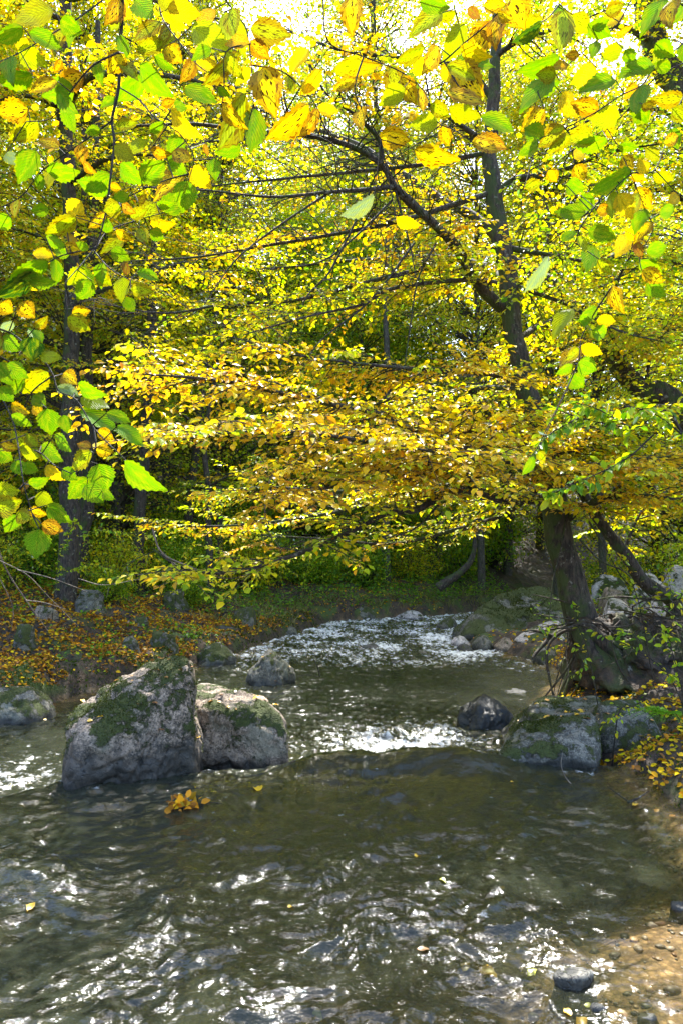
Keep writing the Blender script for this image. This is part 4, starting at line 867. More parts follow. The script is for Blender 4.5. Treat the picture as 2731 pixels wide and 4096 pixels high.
grass('grass', 9000, (-3, 6, 14, 24), lambda x, y, dl, dr: (dl < -.05) & (dl > -1.5) & (n2(x, y, 1.2, z=70) > -.1), .28, (.10, .12, .03), (.32, .30, .12))
grass('grass', 2500, (4, 10, 13, 24), lambda x, y, dl, dr: (dr < -.3) & (n2(x, y, .9, z=71) > 0), .3, (.10, .14, .03), (.30, .34, .10))
def mossy(name, n, box, cond, size=.018):
    x, y, z = scatter(n, *box, cond); o = tufts(name, np.stack([x, y, z], 1), np.repeat(UP[None], len(x), 0), len(x), size, None, (.018, .035, .005), (.10, .15, .018)); return kind(o, 'stuff')
mossy('moss', 60000, (-5, 0, 6.5, 18), lambda x, y, dl, dr: (dl < .04) & (dl > -.75) & (n2(x, y, 1.7, z=72) > -.05))
mossy('moss', 90000, (-5, 0, 6.5, 18), lambda x, y, dl, dr: (dl < .03) & (dl > -.55) & (n2(x, y, 2.1, z=75) > -.22), .034)
mossy('moss', 50000, (1.5, 4, 3.2, 9), lambda x, y, dl, dr: (dr < .04) & (dr > -.9) & (n2(x, y, 1.9, z=73) > .0))
# ------------------------------------------------------------------ fallen leaves one can count
_u = [0, .12, .3, .5, .68, .84, 1]; _w = [0, .24, .38, .40, .31, .17, 0]
BIGT = (np.array([[a, sd*b*(1.07 if i % 2 else .95), .12*abs(sd)*b+.05*math.sin(a*7)*sd] for i, (a, b) in enumerate(zip(_u, _w)) for sd in (-1, 0, 1)]),
        np.array([[i*3+j, i*3+j+1, i*3+j+4, i*3+j+3] for i in range(6) for j in (0, 1)]))
def one_leaf_mesh(k):
    L = Leaves(); L.add(np.zeros((1, 3)), np.array([[1., 0, 0]]), np.array([[0, 0, 1.]]), np.array([1.]), np.array([[(.80, .48, .02), (.62, .30, .05), (.34, .15, .04), (.50, .52, .05)][k]]))
    o = L.build('fallen_leaf', M_LITTER, T=BIGT); return o
lm = [one_leaf_mesh(k) for k in range(4)]; lused = [False]*4
def drop_leaf(x, y, z, k, s, label, group, tilt=.3):
    o = lm[k] if not lused[k] else lm[k].copy()
    if lused[k]: C.objects.link(o)
    lused[k] = True
    o.location = (x, y, z); o.scale = (s, s, s); o.rotation_euler = (RS.uniform(-tilt, tilt), RS.uniform(-tilt, tilt), RS.uniform(0, 6.28)); tag(o, label, 'leaf', group)
from mathutils.bvhtree import BVHTree
dg = bpy.context.evaluated_depsgraph_get()
def on_rocks(names, n, label, group, box, k=(0, 1, 2), s=.06):
    dg_ = bpy.context.evaluated_depsgraph_get(); sc = bpy.context.scene
    for j in range(n):
        x, y = RS.uniform(box[0], box[1]), RS.uniform(box[2], box[3])
        hit, loc, no, i, ob, m = sc.ray_cast(dg_, Vector((x, y, 1.3)), Vector((0, 0, -1)))
        if hit and ob.name.startswith(names) and no.z > .25:
            drop_leaf(loc.x, loc.y, loc.z+.008, int(RS.choice(k)), s*RS.uniform(.6, 1.1), label, group)
bpy.context.view_layer.update()
on_rocks(('boulder', 'moss'), 34, 'fallen autumn leaf lying on the tall mossy boulder', 'fallen leaves on the tall boulder', (-2.1, -1.05, 4.9, 5.9))
on_rocks(('boulder', 'moss'), 34, 'fallen autumn leaf lying on the low brown boulder', 'fallen leaves on the low brown boulder', (-1.1, -.45, 5.7, 6.5), s=.05)
on_rocks(('boulder', 'moss'), 40, 'fallen autumn leaf on the rocks of the right shore', 'fallen leaves on the right shore rocks', (1.3, 2.9, 5.4, 7.2))
on_rocks(('boulder', 'moss'), 20, 'fallen autumn leaf on the low boulder at the far left', 'fallen leaves on the far left boulder', (-3.9, -3., 7.2, 8.2))
on_rocks(('boulder', 'moss', 'stone'), 10, 'fallen autumn leaf on the dark peaked rock in the pool', 'fallen leaves on the peaked rock', (-1.3, -.6, 9.1, 9.9))
# drowned and floating leaves (photo positions)
for (px, py, k, s) in [(590, 1825, 0, .12), (430, 1900, 0, .08), (350, 1905, 1, .07), (520, 1893, 0, .05), (30, 2090, 0, .09), (75, 2085, 0, .07), (125, 2045, 1, .06), (390, 1942, 0, .06), (660, 2082, 0, .04), (720, 2312, 3, .06),
                       (1072, 2190, 0, .07), (1140, 2240, 0, .10), (1230, 2220, 3, .06), (1155, 2045, 0, .05), (980, 1830, 2, .06), (1130, 1905, 1, .05), (985, 2180, 2, .06), (1010, 2035, 3, .05), (810, 1740, 1, .04), (1340, 2288, 3, .055),
                       (1345, 2320, 0, .07), (1310, 2335, 0, .05), (1440, 2330, 2, .05), (1180, 1805, 0, .04), (1465, 1850, 0, .06), (1510, 1858, 1, .06), (1535, 1842, 0, .07), (1550, 1865, 1, .06), (450, 1775, 2, .05), (800, 1865, 1, .04), (950, 1960, 0, .05), (1020, 2330, 2, .05), (760, 1945, 1, .05)]:
    b = atz(px, py, .0); z = max(Wz(b[0], b[1]), H1(b[0], b[1]))
    drop_leaf(b[0], b[1], z+(.003 if (px+py) % 3 == 0 else -.022), k, s*.85, 'drifting autumn leaf in the near water', 'drifting leaves', .12)
# leaf clump snagged on a stick
b = atz(420, 1862, .0); cl = thing('leaf_clump', 'clump of orange and brown leaves snagged on a stick in the water', 'leaf clump', (b[0], b[1], Wz(b[0], b[1])))
lv = Leaves(); n = 46
P = np.stack([RS.normal(0, .055, n), RS.normal(0, .03, n), np.abs(RS.normal(.012, .022, n))], 1); D = RS.normal(0, 1, (n, 3)); D[:, 2] = np.abs(D[:, 2])*.6
lv.add(P, D, RS.normal(0, 1, (n, 3))+UP*.6, RS.uniform(.035, .07, n), palette(n, (1, .2, .1, .05, 3, 4), .3)); lv.build('leaves', M_LITTER, cl)
w = Wood(); w.tube([(-.02, 0, .0), (.10, .02, .02), (.22, .05, .015), (.30, .02, -.01)], [.004, .003, .003, .002], 5, 5); w.tube([(-.05, 0, -.02), (0, .01, .06), (.02, .0, .09)], [.004, .003, .002], 5, 5); w.build('stick', M_TWIG, cl)
# gravel in the shallows
def gravel(n, box, cond, name='gravel'):
    x, y, z = scatter(n, *box, cond); n = len(x); bv, bf = ico(2)
    r = .006+.018*RS.uniform(0, 1, n)**3; sc_ = np.stack([r*RS.uniform(.8, 1.5, n), r*RS.uniform(.8, 1.5, n), r*RS.uniform(.4, .8, n)], 1); k = RS.uniform(0, 40, (n, 1, 3))
    V = bv[None]*(1+.35*perlin(bv[None]*1.3+k))[..., None]*sc_[:, None]+np.stack([x, y, z+sc_[:, 2]*.3], 1)[:, None]
    F = (np.arange(n)[:, None, None]*len(bv)+bf[None]).reshape(-1, 3)
    c = np.stack([np.array(a) for a in ((.30, .20, .11), (.12, .10, .08), (.05, .045, .04), (.36, .30, .24), (.20, .11, .06))])[RS.randint(0, 5, n)]*RS.uniform(.7, 1.2, (n, 1))
    return kind(mesh(name, V.reshape(-1, 3), F, M_PEB, smooth=True, cols=np.repeat(c, len(bv), 0)), 'stuff')
M_PEB, nt_ = newmat('pebble'); g_ = G(nt_); g_.out(g_.n('ShaderNodeBsdfPrincipled', {'Base Color': g_.attr('col').outputs['Color'], 'Roughness': .45}).outputs[0])
gravel(7000, (.3, 2.6, 1.9, 4.2), lambda x, y, dl, dr: (dr > -.25) & (RS.rand(len(x)) < np.exp(-np.clip(dr, 0, 9)/.5)+.05))
# ------------------------------------------------------------------ driftwood, roots, twigs
def branchy(name, label, paths, mat, cat='branch', group=None, r=.012):
    p0 = path([paths[0][0]])[0]; wd = Wood()
    for k, pp in enumerate(paths):
        rr = np.linspace(r if k == 0 else r*.5, r*.3 if k == 0 else r*.2, len(pp)); wd.tube(path(pp)-p0, rr, 6, 6, .15, k)
    o = wd.build(name, mat); o.location = p0; return tag(o, label, cat, group)
branchy('fallen_branch', 'mossy broken branch propped on the stones beside the trunk foot', [[(1305, 1440, 8.6), (1270, 1462, 8.5), (1240, 1490, 8.4), (1222, 1512, 8.3)], [(1270, 1462, 8.5), (1230, 1450, 8.4), (1205, 1452, 8.3)]], M_BARK, r=.05)
branchy('fallen_branch', 'smooth reddish stick lying out over the stones near the roots', [[(1330, 1430, 8.5), (1290, 1442, 8.5), (1250, 1450, 8.4), (1213, 1455, 8.4)]], M_ROOT, r=.022)
branchy('fallen_branch', 'bare crossing branches at the right behind the root plate', [[(1600, 1375, 8.4), (1500, 1378, 8.6), (1420, 1372, 8.8), (1370, 1378, 9)], [(1500, 1378, 8.6), (1460, 1340, 8.7), (1420, 1300, 8.8)], [(1560, 1400, 8.4), (1520, 1360, 8.5), (1480, 1320, 8.6)], [(1340, 1180, 8.), (1390, 1260, 8.), (1430, 1330, 8.2), (1480, 1370, 8.4)], [(1330, 1240, 8.), (1380, 1290, 8.), (1440, 1320, 8.1), (1500, 1400, 8.2)]], M_BARK, r=.024)
branchy('twig', 'thin bare twig sticking up from the water before the right slab', [[(1325, 1815, 4.9), (1300, 1790, 4.95), (1288, 1760, 5.0), (1291, 1732, 5.02)]], M_PALE, 'twig', r=.005)
branchy('twig', 'broken stick lying half in the water at the right bank', [[(1440, 1845, 4.5), (1465, 1835, 4.5), (1490, 1818, 4.55)], [(1446, 1845, 4.5), (1410, 1820, 4.6), (1388, 1803, 4.7)]], M_ROOT, 'twig', r=.010)
branchy('twig', 'forked bare twig beside the peaked rock in the pool', [[(735, 1556, 9.), (728, 1530, 9.), (716, 1510, 9.)], [(728, 1530, 9.), (740, 1515, 9.)], [(735, 1556, 9.), (700, 1552, 9.), (680, 1556, 9.)]], M_TWIG, 'twig', r=.008)
branchy('bare_branch', 'pale arching dead twigs low over the left bank', [[(350, 1215, 5.6), (372, 1270, 5.6), (430, 1300, 5.6), (520, 1330, 5.6), (600, 1310, 5.6)], [(180, 1330, 6), (240, 1345, 6), (330, 1330, 6), (440, 1318, 6)], [(430, 1300, 5.6), (350, 1318, 5.6), (290, 1322, 5.7)]], M_PALE, r=.009)
branchy('bare_branch', 'tangle of thin dead twigs hanging over the far left bank', [[(-20, 1200, 6), (10, 1300, 6.2), (60, 1380, 6.4), (110, 1450, 6.6)], [(-20, 1280, 6), (60, 1320, 6.2), (110, 1370, 6.4), (180, 1440, 6.6)], [(0, 1330, 6), (30, 1400, 6.2), (20, 1470, 6.3)], [(40, 1310, 6), (120, 1330, 6), (200, 1360, 6)], [(60, 1380, 6.4), (100, 1385, 6.3), (150, 1400, 6.2)]], M_PALE, r=.010)
branchy('bare_branch', 'single pale curved twig hanging in front of the dark bushes', [[(630, 1085, 5.5), (615, 1120, 5.5), (609, 1180, 5.5), (620, 1225, 5.5), (645, 1262, 5.5)]], M_PALE, r=.007)
# root plate under the main tree
rp = thing('root_tangle', 'tangled dark exposed roots and soil hanging below the main tree', 'roots', (3.1, 8.0, .1)); ro = np.array([3.1, 8.0, .1]); wd = Wood()
for k in range(120):
    s = at(RS.uniform(1300, 1580), RS.uniform(1405, 1470), RS.uniform(7.7, 8.6)); s[2] = min(s[2], .75)
    e = s+np.array([RS.normal(0, .28), RS.uniform(-.45, .1), 0]); e[2] = H1(e[0], e[1])-.04
    if e[2] < -.3: e[2] = -.2
    m = (s+e)/2+RS.normal(0, .12, 3); r_ = RS.choice([.004, .007, .012, .022], p=[.45, .3, .17, .08]); wd.tube(np.array([s, s*.6+m*.4+RS.normal(0, .05, 3), m, e])-ro, [r_, r_*.9, r_*.8, r_*.4], 5, 4, .15, k)
for k in range(46):
    s = at(RS.uniform(1310, 1600), RS.uniform(1395, 1450), RS.uniform(7.6, 8.5)); e = s+RS.normal(0, .28, 3)*np.array([1.4, .8, .4]); wd.tube(np.array([s, (s+e)/2+RS.normal(0, .08, 3), e])-ro, [.012, .010, .004], 5, 4, .2, k)
wd.build('root', M_ROOT, rp)
pts = [at(1335, 1425, 8.1), at(1420, 1418, 8.2), at(1540, 1425, 8.2), at(1640, 1440, 8.1), at(1325, 1530, 7.9), at(1400, 1590, 7.5), at(1600, 1600, 7.3), at(1660, 1540, 7.6), (2.9, 9.2, .0), (4.6, 9.1, .0), (3.0, 8.8, .6), (4.4, 8.8, .6)]
D_, F_ = ico(6); P_ = np.array(pts); c_ = P_.mean(0); nn, dd = hull_planes([tuple(p) for p in P_-c_]); dots = D_@np.array(nn).T/np.array(dd)[None]; rr_ = 1/dots.max(1)
Vs = D_*rr_[:, None]; Vs = Vs+D_*(.14*fbm(Vs*3.+3, 4)+.06*fbm(Vs*11, 4))[:, None]
o = mesh('soil', Vs+c_-ro, F_, M_GROUND, rp, smooth=True, attrs={'bed': np.zeros(len(Vs)), 'moss': np.full(len(Vs), .6)})
# second stem foot beneath the main trunk (dark buttress going down to the water)
w = Wood(); w.tube(path([(1335, 1440, 8.1), (1362, 1500, 7.9), (1375, 1545, 7.8), (1385, 1585, 7.7)])-ro, [.13, .09, .08, .08], 12, 6, .3); w.tube(path([(1335, 1440, 8.1), (1380, 1470, 7.9), (1430, 1520, 7.8), (1450, 1570, 7.6)])-ro, [.10, .09, .07, .05], 10, 6, .25); w.build('buttress', M_BARK, rp)
# saplings with green leaves on the right bank
def sapling(label, paths, pal, size=.05, n=6, cat='sapling', mat=M_TWIG, r=.006, asp=.62, name='sapling'):
    p0 = path([paths[0][0]])[0]; p0[2] = H1(p0[0], p0[1]); rt = thing(name, label, cat, tuple(p0)); wd, lv = Wood(), Leaves()
    for k, pp in enumerate(paths):
        q_ = path(pp)-p0
        if k == 0: q_ = np.vstack([[0, 0, -.03], q_[1:]])
        P, R = wd.tube(q_, np.linspace(r if k == 0 else r*.6, .0015, len(q_)), 5, 6)
        m = n*len(pp)
        for j in range(m):
            i = int((.25+.75*j/m)*(len(P)-2)); f = nrm(P[i+1]-P[i]); d = f*.5+RS.normal(0, .7, 3); d[2] -= .25
            spray(lv, wd, P[i], d, RS.uniform(.02, .09), RS.randint(1, 4), pal, size, .5)
    wd.build('stem', mat, rt); lv.build('foliage', M_LEAF, rt, asp=asp); return rt
PAL_S = (.2, 1.2, 5, 3, .1, .0)
sapling('long arching green shoot leaning left out of the right bank', [[(1600, 1610, 5.4), (1540, 1560, 5.5), (1470, 1500, 5.6), (1400, 1465, 5.8), (1350, 1450, 5.9)], [(1470, 1500, 5.6), (1455, 1460, 5.6), (1410, 1450, 5.6)]], PAL_S, .055, 3)
sapling('leafy green sapling before the root plate', [[(1380, 1600, 6.6), (1350, 1500, 6.6), (1320, 1420, 6.6), (1310, 1340, 6.6)], [(1350, 1500, 6.6), (1290, 1480, 6.5), (1240, 1500, 6.4)], [(1320, 1430, 6.6), (1260, 1440, 6.5), (1230, 1440, 6.5)], [(1350, 1500, 6.6), (1330, 1540, 6.4), (1290, 1560, 6.3)]], PAL_S, .05, 3)
sapling('slender green sapling at the right edge above the moss mound', [[(1590, 1660, 5.2), (1560, 1560, 5.3), (1540, 1480, 5.4), (1545, 1400, 5.5), (1530, 1300, 5.6)], [(1545, 1480, 5.4), (1500, 1440, 5.4)], [(1545, 1400, 5.5), (1580, 1350, 5.4)], [(1560, 1560, 5.3), (1510, 1540, 5.3)]], PAL_S, .06, 4)
sapling('low green shoots hanging beside the rounded bank boulder', [[(1400, 1680, 5.6), (1420, 1640, 5.6), (1450, 1625, 5.6), (1500, 1600, 5.6)], [(1420, 1640, 5.6), (1390, 1660, 5.5)]], PAL_S, .04, 3)
sapling('wispy yellow-green twigs on the bank right of the trunk', [[(1500, 1470, 7.2), (1470, 1400, 7.2), (1440, 1300, 7.2), (1450, 1220, 7.2)], [(1470, 1400, 7.2), (1520, 1340, 7.2), (1560, 1260, 7.2)], [(1440, 1300, 7.2), (1390, 1240, 7.2)]], PAL_Y, .055, 5)
sapling('bushy lime-leaved sapling in front of the thickest left trunk', [[(120, 1400, 11), (130, 1320, 11), (150, 1240, 10.8), (190, 1180, 10.6)], [(130, 1320, 11), (60, 1270, 10.8), (0, 1260, 10.6)], [(150, 1240, 10.8), (230, 1220, 10.4), (320, 1230, 10.2)], [(130, 1320, 11), (200, 1300, 10.6), (280, 1310, 10.4)]], PAL_L, .07, 12)
sapling('thin yellow-green sapling bending over the leafy bank left of centre', [[(400, 1390, 12), (410, 1320, 12), (440, 1250, 11.8), (500, 1200, 11.6)], [(410, 1320, 12), (350, 1280, 11.8), (290, 1280, 11.6)], [(440, 1250, 11.8), (520, 1270, 11.6), (600, 1300, 11.4)], [(410, 1330, 12), (480, 1330, 11.8), (550, 1350, 11.6)]], PAL_Y, .065, 11)
sapling('green sapling with drooping leaves on the far bank at the bend', [[(700, 1400, 18), (700, 1330, 18), (720, 1270, 17.8), (760, 1230, 17.6)], [(700, 1330, 18), (640, 1300, 17.8), (590, 1310, 17.6)], [(720, 1270, 17.8), (800, 1290, 17.6), (850, 1320, 17.4)]], PAL_L, .09, 12)
# spray of green leaves in front of the trunk
sapling('bough of fresh green leaves crossing in front of the trunk', [[(1700, 1020, 4.6), (1568, 1000, 4.7), (1450, 985, 4.8), (1330, 960, 4.9), (1240, 925, 5.0)], [(1450, 985, 4.8), (1370, 940, 4.8), (1300, 920, 4.8)], [(1330, 960, 4.9), (1260, 1000, 4.8), (1210, 1060, 4.7)], [(1568, 1000, 4.7), (1500, 950, 4.5), (1420, 930, 4.4)], [(1500, 1000, 4.7), (1430, 1060, 4.7), (1300, 1120, 4.7), (1240, 1140, 4.7)]], (.1, .6, 4, 4, 0, 0), .075, 9, cat='bough', name='leafy_bough', r=.012)
# fern
fr = thing('fern', 'small green fern on the right bank above the boulder', 'fern', tuple(at(1540, 1640, 5.5))); lv, wd = Leaves(), Wood()
for a in np.linspace(2.2, 4.6, 7):
    d = np.array([math.cos(a), math.sin(a)*.7, .35]); pr = np.zeros(3)
    for j in range(22):
        t = j/21; p = d*.36*t+UP*(-.16*t*t); s = nrm(np.cross(d, UP)); wd.stick(pr, p, .002, .0015); pr = p
        for sg in (-1, 1): lv.add(p[None], (s*sg+d*.3)[None], UP[None]+RS.normal(0, .1, (1, 3)), np.array([.075*(1-t)*min(1, t*6)+.008]), (GRN*RS.uniform(.8, 1.3))[None])
wd.build('stem', M_TWIG, fr); lv.build('frond', M_LEAF, fr, asp=.35)
# ------------------------------------------------------------------ near hanging branches
T = {  # twig paths in photo coordinates
 'a': [[c3(560, -60), c3(560, 90), c3(548, 230), c3(545, 400), c3(515, 550), c3(525, 650), c3(510, 800), c3(485, 980), c3(445, 1130), c3(430, 1170)], [c3(500, -20), c3(350, 90), c3(230, 160), c3(95, 240), c3(-40, 300)],
       [c3(546, 240), c3(430, 300), c3(340, 400), c3(240, 540), c3(120, 560)], [c3(515, 555), c3(400, 640), c3(200, 780), c3(100, 900), c3(-30, 970)], [c3(546, 400), c3(640, 460), c3(700, 530), c3(760, 570), c3(830, 620), c3(890, 720), c3(870, 820)],
       [c3(870, 800), c3(760, 830), c3(640, 880), c3(500, 950)], [c3(552, 160), c3(640, 210), c3(700, 250), c3(750, 330), c3(800, 370)], [c3(445, 1130), c3(380, 1210), c3(300, 1300)], [c3(440, 1140), c3(340, 1160), c3(250, 1190), c3(150, 1260)], [c3(440, 1140), c3(500, 1060), c3(640, 1010), c3(780, 970)], [c3(430, 1150), c3(500, 1230), c3(600, 1290)]],
 'b': [[c5(-60, 120), c5(60, 160), c5(190, 270), c5(240, 340), c5(270, 420), c5(350, 460), c5(440, 600), c5(560, 720), c5(680, 840)], [c5(-60, 380), c5(0, 440), c5(60, 560), c5(85, 680), c5(110, 850), c5(150, 990)],
       [c5(430, 590), c5(440, 680), c5(410, 760), c5(400, 850)], [c5(-40, 240), c5(60, 300), c5(110, 380), c5(160, 450)], [c5(85, 680), c5(180, 700), c5(250, 760), c5(330, 800)], [c5(110, 850), c5(60, 900), c5(0, 960)], [c5(240, 350), c5(150, 420), c5(100, 520)]],
 'c': [[c3(1020, -60), c3(1040, 0), c3(1080, 60), c3(1130, 130), c3(1150, 250), c3(1160, 380), c3(1165, 480)], [c3(720, -60), c3(745, 80), c3(830, 200), c3(900, 290), c3(950, 330)], [c3(1150, 200), c3(1040, 240), c3(1030, 400), c3(1020, 490)],
       [c3(1480, -40), c4(-60, 190), c4(100, 260), c4(250, 320), c4(330, 370), c4(390, 440), c4(440, 560), c4(520, 600), c4(640, 680)], [c4(400, 440), c4(390, 330), c4(470, 280), c4(560, 200), c4(700, 80), c4(760, -40)], [c4(100, 260), c4(60, 420), c4(130, 560), c4(180, 640)], [c3(1160, 300), c3(1300, 330), c3(1420, 440), c3(1470, 520)], [c4(560, 200), c4(520, 40), c4(500, -30)], [c4(470, 280), c4(540, 400), c4(600, 460)]],
 'd': [[c4(1380, -60), c4(1330, 0), c4(1260, 120), c4(1140, 210), c4(1060, 280), c4(900, 420)], [c4(1640, 120), c4(1568, 200), c4(1440, 310), c4(1380, 390), c4(1280, 440), c4(1160, 520), c4(1000, 600), c4(900, 640)], [c4(1620, 240), c4(1568, 290), c4(1450, 350), c4(1350, 460), c4(1280, 540), c4(1200, 600), c4(1060, 690)],
       [c4(1330, 800), c4(1390, 960), c4(1430, 1050), c4(1370, 1180), c4(1390, 1280)], [c4(1640, 380), c4(1568, 450), c4(1500, 620), c4(1440, 780), c4(1330, 800), c4(1220, 900), c4(1100, 1000)], [c4(1200, 900), c4(1100, 1040), c4(1060, 1130), c4(950, 1200)], [c6(1240, -60), c6(1200, 0), c6(1150, 80), c6(1100, 180), c6(1090, 290)], [c4(1000, 20), c4(950, 80), c4(900, 110)], [c4(1480, -50), c4(1560, 20), c4(1620, 60)]]}
G_, D_G, GY, YY, OL, YB, BR, GG = 'G', 'D', 'M', 'Y', 'O', 'B', 'R', 'g'
CL = {'G': (.13, .28, .012), 'D': (.03, .09, .012), 'M': (.34, .42, .015), 'Y': (.80, .54, .016), 'O': (.28, .29, .03), 'B': (.62, .33, .03), 'R': (.30, .14, .04), 'g': (.20, .28, .12)}
